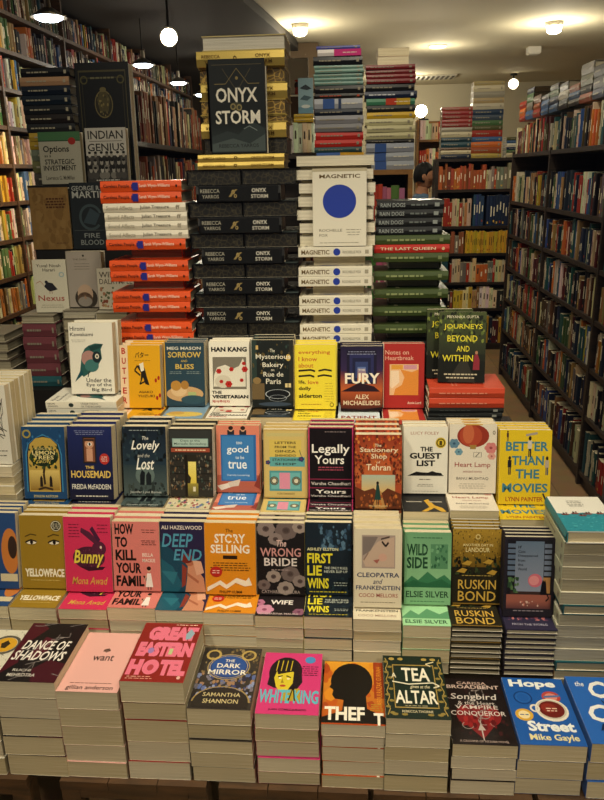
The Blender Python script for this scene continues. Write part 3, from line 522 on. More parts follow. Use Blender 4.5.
@title('theft', 'orange paperback with a black head silhouette', w=.13, h=.196, base='c9641c', t=.04)
def _(A):
    A.G(0, 0, 1, 1, 'b0461a', 'de9a2c'); A.S(67, 26, 0, .2, 1, .98, .05, .14, ['d98a24', 'bf5a1c', 'e0a83a', 'a8441a'], 7); A.R(.84, .4, 1, 1, '9a3a18')
    A.E(.47, .66, .35, .31, '15120f'); A.P([(.16, .66), (.1, .56), (.17, .52), (.15, .44), (.2, .38), (.34, .36), (.32, .2), (.0, .1), (0, .02), (1, .02), (1, .12), (.72, .24), (.7, .5)], '15120f')
    A.V('ABDULRAZAK GURNAH', .88, .3, .97, .92, 'd98a2c', .01); A.T('THEF', .04, .06, .68, .26, 'f3ead6', .035); A.T('T', .82, .0, .98, .18, 'f3ead6', .035); A.lines(68, 4, .76, .2, .98, .32, .012, 'b08a2c')
@title('tea', 'dark green paperback with gold vines and cream lettering', w=.13, h=.196, base='17271f', t=.04)
def _(A):
    A.ring(.5, .5, .49, .49, .95, 'a08442', 4, 45, 405)
    for s in (-1, 1):
        A.L([(.5 + s * .42, .05 + i * .09) if i % 2 else (.5 + s * .46, .05 + i * .09) for i in range(11)], .014, 'b0944c')
        for i in range(10): A.E(.5 + s * (.39 + .06 * (i % 2)), .08 + i * .09, .04, .02, '8f7a3c', 8)
    for x in (.15, .3, .7, .85): A.E(x, .94, .05, .025, 'b0944c', 8); A.E(x, .06, .05, .02, '8f7a3c', 8)
    A.T('A', .13, .62, .21, .7, 'e6dcc0', .01); A.T('TEA', .3, .57, .76, .79, 'efe6ce', .02); A.L([(.14, .56), (.4, .52), (.8, .55), (.9, .5), (.8, .47)], .018, 'e6dcc0'); A.L([(.86, .9), (.72, .86), (.8, .82)], .018, 'd9cba4'); A.T('given at the', .42, .44, .74, .51, 'd9cba4', .01, .3); A.T('ALTAR', .17, .22, .84, .42, 'efe6ce', .02)
    A.lines(69, 2, .28, .15, .72, .2, .01, 'b0a27a'); A.T('REBECCA THORNE', .26, .085, .74, .12, 'd9cba4', .01)
@title('songbird', 'black paperback with a crimson heart and white scrollwork', w=.13, h=.198, base='1a1213', t=.032)
def _(A):
    A.S(70, 40, .05, .1, .95, .9, .02, .05, ['2c1618', '3c1a1c', '241415'], 6)
    A.E(.36, .42, .22, .16, '7e1c20'); A.E(.64, .42, .22, .16, '7e1c20'); A.P([(.16, .38), (.84, .38), (.5, .08)], '7e1c20'); A.S(71, 26, .2, .2, .8, .54, .02, .06, ['a02a2a', '5e1418', '911f22'], 6); A.L([(.5, .34), (.5, .06)], .02, 'b8aca4'); A.P([(.44, .2), (.5, .3), (.56, .2)], 'b8aca4')
    q = random.Random(3)
    for i in range(14): x, y = q.uniform(.08, .8), q.uniform(.25, .8); A.ring(x, y, q.uniform(.05, .1), q.uniform(.04, .07), .85, '8f8680', 14, q.uniform(0, 180), q.uniform(200, 360))
    A.T('CARISSA', .24, .9, .74, .945, 'c9aa9c', .012); A.T('BROADBENT', .06, .83, .94, .89, 'd6bcae', .015); A.T('the', .46, .79, .56, .82, 'b8a8a0', 0, .2)
    A.T('Songbird', .1, .63, .86, .75, 'd8cdc4', .006, .1); A.T('& the Heart', .2, .57, .8, .63, 'c9bdb4', .004); A.T('VAMPIRE', .14, .51, .84, .565, 'd8cdc4', .004); A.T('CONQUEROR', .06, .4, .94, .48, 'd8cdc4', .006); A.T('A CROWNS OF NYAXIA NOVEL', .12, .03, .88, .06, 'b09a90', .01)
@title('hope', 'blue paperback with a red tea cup on the cover', w=.132, h=.2, base='1f5aa8', t=.032)
def _(A):
    A.T('Hope', .1, .82, .86, .97, 'eef0ea', .042); A.ring(.26, .68, .15, .1, .86, '123a76'); A.ring(.26, .68, .11, .07, .9, '2c68b4')
    A.E(.72, .7, .15, .09, 'b8463c'); A.E(.72, .7, .1, .06, 'd98a7a'); A.L([(.6, .7), (.86, .72)], .03, '5a70a0'); A.E(.2, .42, .14, .09, 'd9a83a'); A.E(.2, .42, .09, .06, 'f0dca8'); A.lines(107, 1, .13, .4, .27, .44, .014, '2b4a80')
    A.E(.66, .5, .26, .17, 'e6ddcc'); A.E(.66, .51, .23, .145, 'c9bda8'); A.E(.66, .51, .2, .125, '6d1f1a'); A.E(.62, .53, .12, .07, '8a2c22'); A.ring(.4, .52, .08, .06, .6, 'e6ddcc'); A.lines(108, 2, .57, .47, .75, .54, .014, 'e8d0b8')
    A.T('Street', .2, .185, .92, .335, 'eef0ea', .042); A.T('Mike Gayle', .18, .04, .92, .15, 'e6d9a0', .025)
@title('create', 'blue paperback with white brush capitals', w=.132, h=.2, base='2a66b8', t=.034)
def _(A): A.T('the', .12, .84, .26, .92, 'eef0ea', .01, .2); A.T('C', .3, .66, .6, .93, 'f0efe8', .03, .15); A.T('W', .42, .54, .6, .63, '16294a', .03); A.T('Cr', .14, .3, .66, .56, 'f0efe8', .03, .15); A.T('A C', .22, .18, .58, .28, '16294a', .03)

# ---- stacks behind the rows
@title('careless', 'bright orange hardback', w=.15, h=.222, t=.0275, base='d9501c', hard=True, pages='paperd')
def _(A): A.T('Careless People', .1, .7, .9, .8, '2a1a10', .02)
@spine('careless')
def _(A):
    A.T('Careless People', .04, .33, .36, .72, '2b1710', .012); A.R(.4, .16, .47, .86, '2b2f86'); A.R(.385, .3, .4, .7, '3b2a6a'); A.T('Sarah Wynn-Williams', .48, .33, .86, .72, 'f3d9c4', .01); A.E(.94, .5, .012, .13, '2b1710')
@title('treasure', 'cream-spined hardback', w=.15, h=.228, t=.0235, base='ddd5c2', hard=True, pages='paperd')
def _(A): A.T('Sound Affects', .1, .7, .9, .8, '77705f', .02)
@spine('treasure')
def _(A): A.T('Sound Affects', .04, .3, .36, .74, '9a9280', .008); A.T('Julian Treasure', .45, .3, .8, .74, '4a4538', .01); A.T('ff', .88, .3, .93, .74, '8a8270', .01)
@title('onyx', 'black hardback with sprayed edges', w=.146, h=.228, t=.041, base='0e0e10', hard=True, pages='sprayb')
def _(A):
    A.R(.015, .01, .985, .99, '12181a'); A.G(.015, .01, .985, .3, '303a39', '151b1d'); A.P([(.02, .18), (.3, .24), (.5, .2), (.75, .34), (.98, .26), (.98, .05), (.02, .05)], '2b3435'); A.P([(.02, .1), (.4, .16), (.7, .1), (.98, .2), (.98, .02), (.02, .02)], '475150')
    A.L([(.1, .74), (.3, .74), (.5, .9), (.7, .74), (.9, .74)], .008, '7a6b40'); A.L([(.25, .9), (.5, .66), (.75, .9)], .006, '5c5234'); A.L([(.06, .94), (.94, .94)], .004, '6b603e'); A.E(.5, .8, .025, .018, '8a7848')
    A.E(.48, .5, .1, .05, '3a3a2c'); A.ring(.42, .5, .05, .035, .6, '8a7c50'); A.ring(.53, .49, .05, .035, .6, '8a7c50')
    A.T('ONYX', .12, .545, .86, .7, 'e6e0d0', .02); A.T('STORM', .1, .315, .9, .46, 'e6e0d0', .02); A.T('REBECCA YARROS', .14, .06, .86, .1, '1d2224', .012); A.L([(.6, .26), (.7, .29), (.84, .24)], .008, '7a8482')
@spine('onyx')
def _(A):
    A.R(.03, .04, .97, .96, '141517'); A.T('REBECCA', .05, .56, .28, .8, 'a8a494', .006); A.T('YARROS', .07, .22, .27, .44, 'a8a494', .006); A.ring(.44, .6, .02, .14, .5, 'a08c5a'); A.L([(.4, .3), (.44, .6), (.48, .76)], .03, '8f7c4e'); A.ring(.465, .35, .018, .12, .5, 'a08c5a')
    A.T('ONYX', .66, .56, .83, .82, 'd6d2c4', .02); A.T('STORM', .65, .2, .85, .44, 'c6c2b4', .02)
@title('gold', 'gold foil hardback', w=.15, h=.23, t=.0385, base='c2a858', hard=True, pages='sprayg', finish='foil')
def _(A): A.T('ONYX', .2, .55, .8, .7, '7d5c14', .02)
@spine('gold')
def _(A): A.T('REBECCA', .06, .54, .27, .76, '6b4e12', .01); A.T('YARROS', .09, .22, .26, .42, '6b4e12', .01); A.ring(.44, .52, .02, .16, .5, '5a4210'); A.T('ONYX', .67, .54, .84, .78, '6b4e12', .015); A.T('STORM', .66, .2, .86, .42, '5a4210', .02)
@title('goldslim', 'slim gold foil hardback', w=.15, h=.23, t=.0185, base='c2a858', hard=True, pages='sprayg', finish='foil')
def _(A): pass
@spine('goldslim')
def _(A): A.T('REBECCA YARROS', .06, .3, .32, .66, '6b4e12', .01); A.ring(.44, .52, .02, .2, .5, '5a4210'); A.T('ONYX STORM', .62, .3, .88, .68, '6b4e12', .015)
@title('goldtop', 'gold foil hardback with pale pages', w=.15, h=.218, t=.036, base='bfae78', hard=True, pages='paperw', finish='foil')
def _(A): pass
@title('magnetic', 'white paperback with a solid blue circle', w=.143, h=.2, t=.0262, base='e0dac8', hard=False)
def _(A):
    A.R(.0, .96, 1, 1, 'b7ad92'); A.T('MAGNETIC', .13, .875, .88, .925, '5c4a2a', .025); A.E(.5, .58, .31, .215, '2b3f9c', 40); A.T('ROCHELLE', .12, .19, .55, .225, '6b6350', .005); A.T('FOX', .12, .125, .28, .16, '6b6350', .005); A.lines(72, 3, .62, .13, .9, .23, .008, '77705c'); A.lines(73, 1, .1, .03, .9, .06, .008, '8a836e')
@spine('magnetic')
def _(A): A.T('MAGNETIC', .04, .26, .42, .72, '6a5634', .025); A.E(.52, .5, .048, .37, '2b3f9c', 26); A.T('ROCHELLE FOX', .6, .34, .85, .62, '77705c', .008); A.R(.9, .3, .95, .7, 'a39c88')
@title('raindogs', 'black hardback with grey lettering', w=.14, h=.18, t=.0225, base='1b1d1f', hard=True, pages='paperd')
def _(A): A.T('RAIN DOGS', .1, .6, .9, .75, '9aa0a0', .02)
@spine('raindogs')
def _(A): A.T('RAIN DOGS', .05, .26, .42, .74, '9aa09e', .012); A.lines(109, 1, .5, .3, .76, .68, .2, '6c7270'); A.R(.86, .28, .93, .72, '8f9592')
@title('green', 'olive green hardback', w=.145, h=.205, t=.0215, base='3f4d26', hard=True, pages='paperd')
def _(A): A.lines(110, 1, .1, .6, .9, .75, .05, 'b9b58a')
@spine('green')
def _(A): A.lines(111, 1, .1, .3, .74, .7, .22, '8a9464'); A.R(.86, .3, .91, .7, '77825a')
@title('redqueen', 'red hardback with pale capitals', w=.145, h=.205, t=.0225, base='b5281e', hard=True, pages='paperd')
def _(A): A.T('THE LAST QUEEN', .1, .6, .9, .72, 'ecd9b4', .02)
@spine('redqueen')
def _(A): A.T('THE LAST QUEEN', .08, .3, .82, .7, 'ead3b0', .012); A.E(.92, .5, .02, .2, 'd9b48a')
@title('journeys', 'dark green paperback with yellow slanted title and a monk', w=.122, h=.187, t=.018, base='23271d', hard=False)
def _(A):
    A.G(0, .4, 1, 1, '2c3024', '47502e'); A.S(74, 110, 0, .55, 1, 1, .015, .045, ['3d4a28', '5a6a34', '2a3220', '77823c', '1d2218'], 6); A.P([(0, 0), (1, 0), (1, .3), (.6, .36), (.3, .3), (0, .34)], '1b1d19'); A.P([(.2, 0), (.8, 0), (.62, .3), (.46, .3)], '33322c')
    A.T('PRIYANKA GUPTA', .16, .91, .84, .95, 'd9d2b4', .01); A.T('JOURNEYS', .1, .74, .92, .83, 'e0d23c', .01); A.T('BEYOND', .18, .58, .82, .67, 'e0d23c', .01); A.T('AND', .38, .44, .66, .52, 'e0d23c', .01); A.T('WITHIN', .08, .3, .74, .39, 'e0d23c', .01)
    A.P([(.74, .18), (.88, .18), (.88, .32), (.84, .4), (.77, .4), (.75, .3)], '8a2f3a'); A.E(.81, .425, .03, .025, 'b08062'); A.lines(112, 2, .08, .04, .88, .14, .018, 'c9c2a4')
@title('rust', 'orange-red hardback', w=.14, h=.195, t=.0275, base='c0462c', hard=True, pages='paperd')
def _(A): A.lines(75, 2, .1, .6, .9, .7, .02, 'd98a70')
@spine('rust')
def _(A): A.lines(76, 1, .1, .3, .8, .7, .12, 'd98a70')
@title('slate', 'black slim hardback', w=.14, h=.195, t=.0158, base='1d201f', hard=True, pages='paperd')
def _(A): pass
@spine('slate')
def _(A): A.R(.86, .3, .92, .7, '8a8c86'); A.lines(77, 1, .1, .35, .6, .65, .1, '4c504e')

# ---- dark stand by the side wall
@title('options', 'grey and green hardback with heavy black title', w=.141, h=.163, t=.03, base='a8a493', hard=True)
def _(A):
    A.R(0, .84, 1, 1, '46704a'); A.R(0, .82, 1, .84, '2f4c34'); A.E(.8, .82, .09, .07, '9a2c24'); A.T('Options', .1, .58, .72, .74, '201d18', .02); A.T('as a', .12, .52, .28, .56, '3a372f', .01); A.T('STRATEGIC', .12, .38, .82, .48, '2b2822', .02); A.T('INVESTMENT', .08, .26, .86, .36, '2b2822', .02); A.T('Lawrence G. McMillan', .12, .08, .8, .16, '4a463c', .01)
@title('genius', 'black and white hardback with a crowd of faces', w=.136, h=.172, t=.03, base='b9b5ab', hard=True)
def _(A):
    A.R(0, 0, 1, .5, '3a3835'); A.T('INDIAN', .07, .8, .93, .95, '2b2925', .012); A.R(.1, .755, .9, .765, '5a564e'); A.T('GENIUS', .05, .58, .95, .72, '2b2925', .012)
    q = random.Random(5)
    for r in range(3):
        for i in range(7): x = .08 + i * .14 + q.uniform(-.02, .02); y = .52 - r * .14; A.E(x, y - .1, .08, .07, ('23211f', '77736b', '4a4743')[q.randrange(3)], 10); A.E(x, y, .04, .055, ('9a958b', 'b8b3a8', '837e75')[q.randrange(3)], 10); A.E(x, y + .035, .04, .025, '1c1a18', 8)
    A.lines(114, 1, .2, .03, .8, .07, .02, 'c9c5ba')
@title('ornate', 'large black hardback with a gilt frame and vase', w=.18, h=.375, t=.05, base='17191b', hard=True)
def _(A):
    A.ring(.5, .5, .62, .62, .965, '4c472f', 4, 45, 405); A.ring(.5, .5, .54, .54, .97, '3c3928', 4, 45, 405); A.E(.5, .66, .16, .11, '2f2d22'); A.ring(.5, .66, .17, .115, .9, '6d6340'); A.P([(.42, .6), (.58, .6), (.62, .7), (.56, .76), (.44, .76), (.38, .7)], '4f482e'); A.E(.5, .78, .06, .02, '6d6340'); A.S(78, 26, .38, .56, .62, .74, .01, .02, ['6d6340', '837648', '3a3624'], 5)
    for x in (.16, .84):
        for y in (.14, .86): A.ring(x, y, .07, .035, .7, '54502f')
    A.lines(113, 1, .28, .855, .72, .895, .014, '6d6a50'); A.lines(79, 1, .3, .24, .7, .27, .01, '4c472f')
@title('brown', 'tan leather-brown hardback with a small dark title', w=.131, h=.195, t=.03, base='8a6a3c', hard=True)
def _(A): A.S(80, 60, 0, 0, 1, 1, .04, .12, ['846438', '8f7042', '7a5c32'], 7); A.lines(81, 4, .4, .66, .92, .84, .028, '4f2f1a'); A.lines(82, 1, .6, .08, .9, .12, .012, '5a4226')
@title('george', 'dark hardback with silver capitals and a dragon', w=.128, h=.208, t=.035, base='23282b', hard=True)
def _(A): A.T('GEORGE R.R.', .06, .88, .92, .95, 'a9aaa4', .008); A.T('MARTIN', .06, .77, .94, .87, 'b4b5ae', .008); A.ring(.5, .48, .3, .2, .8, '3f4c50', 18, 20, 320); A.P([(.3, .4), (.5, .62), (.74, .52), (.6, .36)], '36434a'); A.T('FIRE', .3, .17, .7, .24, '8a8f8c', .01); A.T('BLOOD', .2, .06, .8, .14, '8a8f8c', .01); A.R(.04, .28, .96, .285, '5a605e')
@title('nexus', 'cream hardback with a pigeon and red title', w=.108, h=.163, t=.03, base='d2ccb6', hard=True)
def _(A): A.T('Yuval Noah', .12, .86, .84, .92, '4a4538', .01); A.T('Harari', .3, .78, .66, .84, '4a4538', .01); A.P([(.3, .5), (.4, .58), (.56, .56), (.7, .44), (.6, .42), (.46, .4), (.38, .44)], '2b2a30'); A.E(.38, .58, .05, .03, '2b2a30'); A.L([(.46, .41), (.46, .36)], .014, '8a3a30'); A.L([(.52, .41), (.53, .36)], .014, '8a3a30'); A.T('Nexus', .1, .22, .88, .33, 'a03c2c', .008); A.lines(83, 2, .15, .08, .85, .16, .01, '8a836c'); A.ring(.85, .72, .08, .05, .6, '9ab0b4'); A.L([(.08, .56), (.2, .6), (.3, .52)], .01, 'a8582c')
@title('greyman', 'taupe hardback with the photograph of a bald bearded man', w=.112, h=.172, t=.04, base='9a9080', hard=True)
def _(A): A.R(.03, 0, .97, .98, 'a0968a'); A.E(.5, .16, .32, .2, '3a342c'); A.E(.48, .24, .22, .17, 'b59a82'); A.E(.46, .14, .22, .13, '5a4636'); A.E(.46, .1, .2, .09, '8a8278'); A.L([(.34, .22), (.42, .23)], .02, '4a382c'); A.L([(.52, .23), (.6, .22)], .02, '4a382c'); A.P([(.46, .22), (.44, .15), (.52, .15)], '9a7a60'); A.T('THE DARK', .2, .84, .6, .87, '5f574b', .005); A.lines(84, 3, .2, .66, .7, .8, .01, '6f675a'); A.E(.5, .92, .03, .02, '3a352d')
@title('dalrymple', 'white hardback with dark capitals and red foliage', w=.115, h=.125, t=.03, base='cfc6b0', hard=True)
def _(A): A.T('WILLIAM', .06, .78, .92, .92, '5a5346', .01); A.T('DALRYMPLE', .06, .62, .96, .75, '5a5346', .01); A.S(85, 40, .05, .05, .95, .55, .02, .06, ['8a4a34', 'a8785a', '5f6a4a', 'b89a6a'], 6)
GEN = 0
def generic(desc, col, w, h, t, hard=True, pages='paperd', bars=None, finish='cover', spcol=None):
    global GEN; GEN += 1; key = 'plain%d' % GEN; g = GEN
    TIT[key] = dict(desc=desc, w=w, h=h, t=t, base=col, spine=spcol or col, hard=hard, pages=pages, finish=finish, back=col, art=(lambda A: A.lines(g, 2, .12, .62, .88, .76, .03, bars or '8a8270')), sp=(lambda A: (A.lines(g, 1, .08, .32, .6, .68, .16, bars or '8a8270'), A.R(.88, .3, .93, .7, bars or '8a8270'))))
    return key
for k_, h_ in dict(yellowface=.183, bunny=.186, kill=.171, deepend=.173, storyselling=.176, wrongbride=.177, wifeflat=.177, firstlie=.178, cleopatra=.188, cleoflat=.188, wildside=.176, wildflat=.176, ruskin=.184, catmoon=.188, catflat=.188, lemon=.185, housemaid=.186, lovely=.179, bookshop=.175, lostflat=.175, toogood=.176, letters=.177, legally=.18, stationery=.182, guestlist=.172, guestflat=.172, heartlamp=.176, movies=.188, butter=.172, sorrow=.176, sorrowflat=.176, vegetarian=.177, bakery=.182, everything=.175, fury=.176, patient=.176, notes=.177, bird=.195).items():
    TIT[k_]['h'] = h_
# ---------------------------------------------------------------- one book: cover (boards, spine, printing) and page block
_bm = {}
def book_meshes(key):
    if key in _bm: return _bm[key]
    d = TIT[key]; w, h, t = d['w'], d['h'], d['t']; hard = d['hard']
    tc = .0026 if hard else .0005; ov = .003 if hard else .0006
    mb = MB()
    bul = .0 if not hard else min(.004, t * .12)
    fi = 1 if d['finish'] == 'foil' else 0
    # spine section: outer and inner outlines, swept from tail to head
    outer = [(w / 2, t)] + [(-w / 2 + .0012, t), (-w / 2, t - .0012)] + [(-w / 2 - bul, t * .5)] + [(-w / 2, .0012), (-w / 2 + .0012, 0)] + [(w / 2, 0)]
    inner = [(w / 2, tc), (-w / 2 + tc, tc), (-w / 2 + tc - bul * .5, t * .5), (-w / 2 + tc, t - tc), (w / 2, t - tc)]
    n = len(outer)
    cols = [d['base'], d['spine'], d['spine'], d['spine'], d['spine'], d['back']]
    for i in range(n - 1):
        (x0, z0), (x1, z1) = outer[i], outer[i + 1]; mb.face([(x0, 0, z0), (x0, h, z0), (x1, h, z1), (x1, 0, z1)], cols[i], fi)
    for i in range(len(inner) - 1):
        (x0, z0), (x1, z1) = inner[i], inner[i + 1]; mb.face([(x0, 0, z0), (x0, h, z0), (x1, h, z1), (x1, 0, z1)], 'd9d0bb', 0)
    for y, s in ((0, 1), (h, -1)):       # board ends at tail and head
        for a, b, cc in (((w / 2, t), (-w / 2, t - tc), d['base']), ((w / 2, tc), (-w / 2, 0), d['back']), ((-w / 2 + tc, t - tc), (-w / 2, tc), d['spine'])):
            mb.face([(b[0], y, b[1]), (a[0], y, b[1]), (a[0], y, a[1]), (b[0], y, a[1])], cc, fi)
    for a, b, cc in ((t, t - tc, d['base']), (tc, 0, d['back'])): mb.face([(w / 2, 0, b), (w / 2, h, b), (w / 2, h, a), (w / 2, 0, a)], cc, fi)
    d['art'](Art(mb, lambda x, y, z: (-w / 2 + min(1, max(0, x)) * w, min(1, max(0, y)) * h, t + z)))
    if d['sp']:
        off = bul + .0002
        d['sp'](Art(mb, lambda s, v, z: (-w / 2 - off - z, h * (1 - s), t * v)))
    cov = mb.mesh(key + '_cover', [M['cover'], M['foil']])
    pb = MB(); pb.box(-w / 2 + tc + .0002 - bul * .3, ov, tc + .0001, w / 2 - ov, h - ov, t - tc - .0001)
    pg = pb.mesh(key + '_pages', [M[d['pages']]])
    _bm[key] = (cov, pg); return cov, pg
def put_book(key, mtx, label, group, sz=1.):
    cov, pg = book_meshes(key)
    name = 'hardback_book' if TIT[key]['hard'] else 'paperback_book'
    e = bpy.data.objects.new(name, None); COL.objects.link(e); e.empty_display_size = .03
    e.matrix_world = mtx; 
    if sz != 1.: e.scale = (1, 1, sz)
    tag(e, label, 'book', group)
    for nm, me in (('cover', cov), ('page_block', pg)):
        o = bpy.data.objects.new(nm, me); COL.objects.link(o); o.parent = e
    return e
Rz = lambda a: Matrix.Rotation(R_(a), 4, 'Z')
def lay(key, orient, X, Y, z, yaw=0.):
    """flat on its back board, with the named edge at the front plane Y"""
    d = TIT[key]; w, h = d['w'], d['h']
    if orient == 'tail': return Matrix.Translation((X, Y, z)) @ Rz(yaw)
    if orient == 'head': return Matrix.Translation((X, Y + h, z)) @ Rz(180 + yaw)
    if orient == 'spine': return Matrix.Translation((X, Y + w / 2, z)) @ Rz(yaw) @ Matrix.Translation((h / 2, 0, 0)) @ Rz(90)
    if orient == 'fore': return Matrix.Translation((X, Y + w / 2, z)) @ Rz(yaw) @ Matrix.Translation((-h / 2, 0, 0)) @ Rz(-90)
def stand(key, X, Y, z, lean=3., yaw=0., sz=1.):
    t = TIT[key]['t'] * sz; c = math.cos(R_(lean))
    return Matrix.Translation((X, Y + t * c, z)) @ Rz(yaw) @ Matrix.Rotation(R_(90 - lean), 4, 'X')
GAP = .0004
def column(key, X, ztop, Y, zbase, nflat, flat=None, nst=0, sX=None, sY=None, lean=3., yaw=0., jig=.0025, room=9.):
    """a pile of copies lying flat with, where the photo has them, more copies standing on top of it"""
    GAP = .0008; fk = flat or key; d = TIT[key]['desc']; g = 'copies of the ' + d
    t = TIT[fk]['t']; H_ = ztop - zbase; wts = [rnd.uniform(.85, 1.15) for _ in range(nflat)]; k = (H_ - GAP * nflat) / (t * sum(wts))
    z = zbase + GAP
    for i in range(nflat):
        j = nflat - i
        top = j == 1
        fkk = fk if top else key
        if not nst: lab = d + ' on top of its pile' if top else '%s copy down under the %s' % (ordw(j), d)
        elif top: lab = (TIT[flat]['desc'] + ' lying flat') if flat else 'topmost flat copy below the ' + d
        else: lab = '%s flat copy down under the %s' % (ordw(j), d)
        sz = k * wts[i] * t / TIT[fkk]['t']
        jx = 0 if top else rnd.uniform(-jig * .5, jig * .5); jy = 0 if top else rnd.uniform(0, jig * 2)
        put_book(fkk, lay(fkk, 'tail', X + jx, Y + jy, z, 0 if top else rnd.uniform(-.5, .5)), lab, g, sz)
        z += t * k * wts[i] + GAP
    if nst:
        y = sY; x = sX if sX is not None else X; c_ = math.cos(R_(lean))
        sz = min(1., ((room - sY - TIT[key]['h'] * math.sin(R_(lean))) / nst - .0022) * c_ / TIT[key]['t'])
        for i in range(nst):
            lab = d + ', standing face out' if i == 0 else '%s standing copy behind the %s' % (ordw(i + 1), d)
            put_book(key, stand(key, x + (rnd.uniform(-.003, .003) if i else 0), y, ztop + .001 + (rnd.uniform(0, .0005)), lean, yaw, sz), lab, g, sz)
            y += sz * TIT[key]['t'] / c_ + .0022

# ---------------------------------------------------------------- low benches and the stepped riser
BT = .272
for nm, x0, x1 in (('at the corner by the white ring book', -.99, -.70), ('under the pink and red piles', -.628, -.31), ('under the black silhouette pile', -.285, .03), ('under the green gilt pile', .04, .365), ('under the two blue piles', .375, .72)):
    b = thing('wooden_bench', 'low brown wooden bench ' + nm, 'bench', ((x0 + x1) / 2, 1.7, 0), 'low benches under the display')
    hw = (x1 - x0) / 2; yb = .6 if x0 > -.65 else .4
    mb = MB()
    for i in range(3): s = -hw + i * (2 * hw / 3); mb.box(s + .001, -.52, .25, s + 2 * hw / 3 - .001, yb, BT)
    link('bench_top', mb.mesh('bench_top', [M['crate']]), b)
    for y in (-.515, yb - .03): mb = MB(); mb.box(-hw + .041, y, .225, hw - .041, y + .02, .2495); link('apron', mb.mesh('apron', [M['crate']]), b)
    for sx in (-1, 1):
        for y in (-.515, yb - .05): mb = MB(); mb.box(sx * hw - (.04 if sx > 0 else 0), y, 0, sx * hw + (.04 if sx < 0 else 0), y + .04, .2495); link('leg', mb.mesh('leg', [M['crate']]), b)
TZ = {'r3': .39, 'r2': .62, 'r1': .825, 'back': 1.016}
rs = thing('display_riser', 'dark stepped riser hidden under the rows of books', 'display stand', (0, 1.7, BT))
for nm, x0, x1, y0, y1, z1 in (('r3', -.96, .45, 1.425, 1.617, TZ['r3']), ('r2', -.97, .49, 1.62, 1.798, TZ['r2']), ('r1', -.97, .44, 1.801, 1.985, TZ['r1']), ('back', -.69, .3, 2.033, 2.25, TZ['back'])):
    if nm == 'back': y0 = 1.988
    mb = MB(); mb.box(x0, y0 - 1.7, .0005, x1, y1 - 1.7, z1 - BT); link('step', mb.mesh('step', [M['riser']]), rs)

# ---------------------------------------------------------------- front row: piles lying flat
for a in (('circle', -.812, .497, 5), ('dance', -.677, .516, 5), ('want', -.5475, .496, 5), ('eastern', -.4095, .526, 5), ('mirror', -.2755, .464, 5), ('king', -.1365, .457, 5), ('theft', -.0015, .437, 5), ('tea', .1285, .457, 5), ('songbird', .263, .399, 4), ('hope', .397, .404, 3), ('create', .536, .412, 3)):
    column(a[0], a[1], a[2], 1.19, BT, a[3], jig=.004)
# third row
for a in (('bluefig', -.868, .545, 5, None, 4, -.868, 1.478), ('yellowface', -.753, .5425, 5, None, 3, -.7515, 1.486), ('bunny', -.633, .541, 5, None, 3, -.637, 1.477), ('kill', -.516, .548, 5, None, 3, -.5175, 1.474), ('deepend', -.4025, .544, 5, None, 3, -.409, 1.481), ('storyselling', -.2875, .5405, 5, None, 3, -.293, 1.479), ('wrongbride', -.1735, .5355, 5, 'wifeflat', 3, -.1745, 1.490),
          ('firstlie', -.06, .5365, 5, None, 3, -.0625, 1.494), ('cleopatra', .052, .5325, 5, 'cleoflat', 4, .054, 1.452), ('wildside', .164, .5195, 4, 'wildflat', 3, .171, 1.488), ('ruskin', .2755, .5195, 9, None, 4, .2865, 1.495), ('catmoon', .3965, .5165, 9, 'catflat', 4, .3965, 1.456)):
    column(a[0], a[1], a[2], 1.412, TZ['r3'], a[3], a[4], a[5], a[6], a[7], 10., 0, room=1.589)
# second row
for a in (('lemon', -.7725, .720, 3, None, 4, -.7785, 1.612), ('housemaid', -.6495, .7245, 3, None, 4, -.654, 1.600), ('lovely', -.5285, .718, 3, None, 3, -.529, 1.640), ('bookshop', -.415, .714, 3, 'lostflat', 3, -.413, 1.648), ('toogood', -.298, .7105, 3, None, 3, -.299, 1.690), ('letters', -.1775, .704, 3, None, 3, -.175, 1.672), ('legally', -.0595, .7125, 3, None, 3, -.0595, 1.657),
          ('stationery', .0575, .7105, 3, None, 4, .0575, 1.600), ('guestlist', .172, .715, 3, 'guestflat', 3, .178, 1.685), ('heartlamp', .288, .719, 3, None, 3, .2945, 1.682), ('movies', .4125, .697, 3, None, 4, .421, 1.668)):
    column(a[0], a[1], a[2], 1.592, TZ['r2'], a[3], a[4], a[5], a[6], a[7], 10., 0, room=1.773)
column('scribble', -.9, .822, 1.592, TZ['r2'], 8, None, 6, -.9, 1.602, 4.)
# top row
for a in (('butter', -.5785, .8865, 2, None, 3, -.585, 1.847), ('sorrow', -.4585, .887, 2, 'sorrowflat', 3, -.467, 1.866), ('vegetarian', -.3385, .8875, 2, None, 3, -.3425, 1.868), ('bakery', -.218, .891, 2, None, 3, -.22, 1.838), ('everything', -.1075, .883, 2, None, 3, -.1065, 1.852), ('fury', .011, .8755, 2, 'patient', 3, .0185, 1.862), ('notes', .13, .873, 2, None, 2, .1335, 1.9)):
    column(a[0], a[1], a[2], 1.775, TZ['r1'], a[3], a[4], a[5], a[6], a[7], 10., 0, room=1.966)

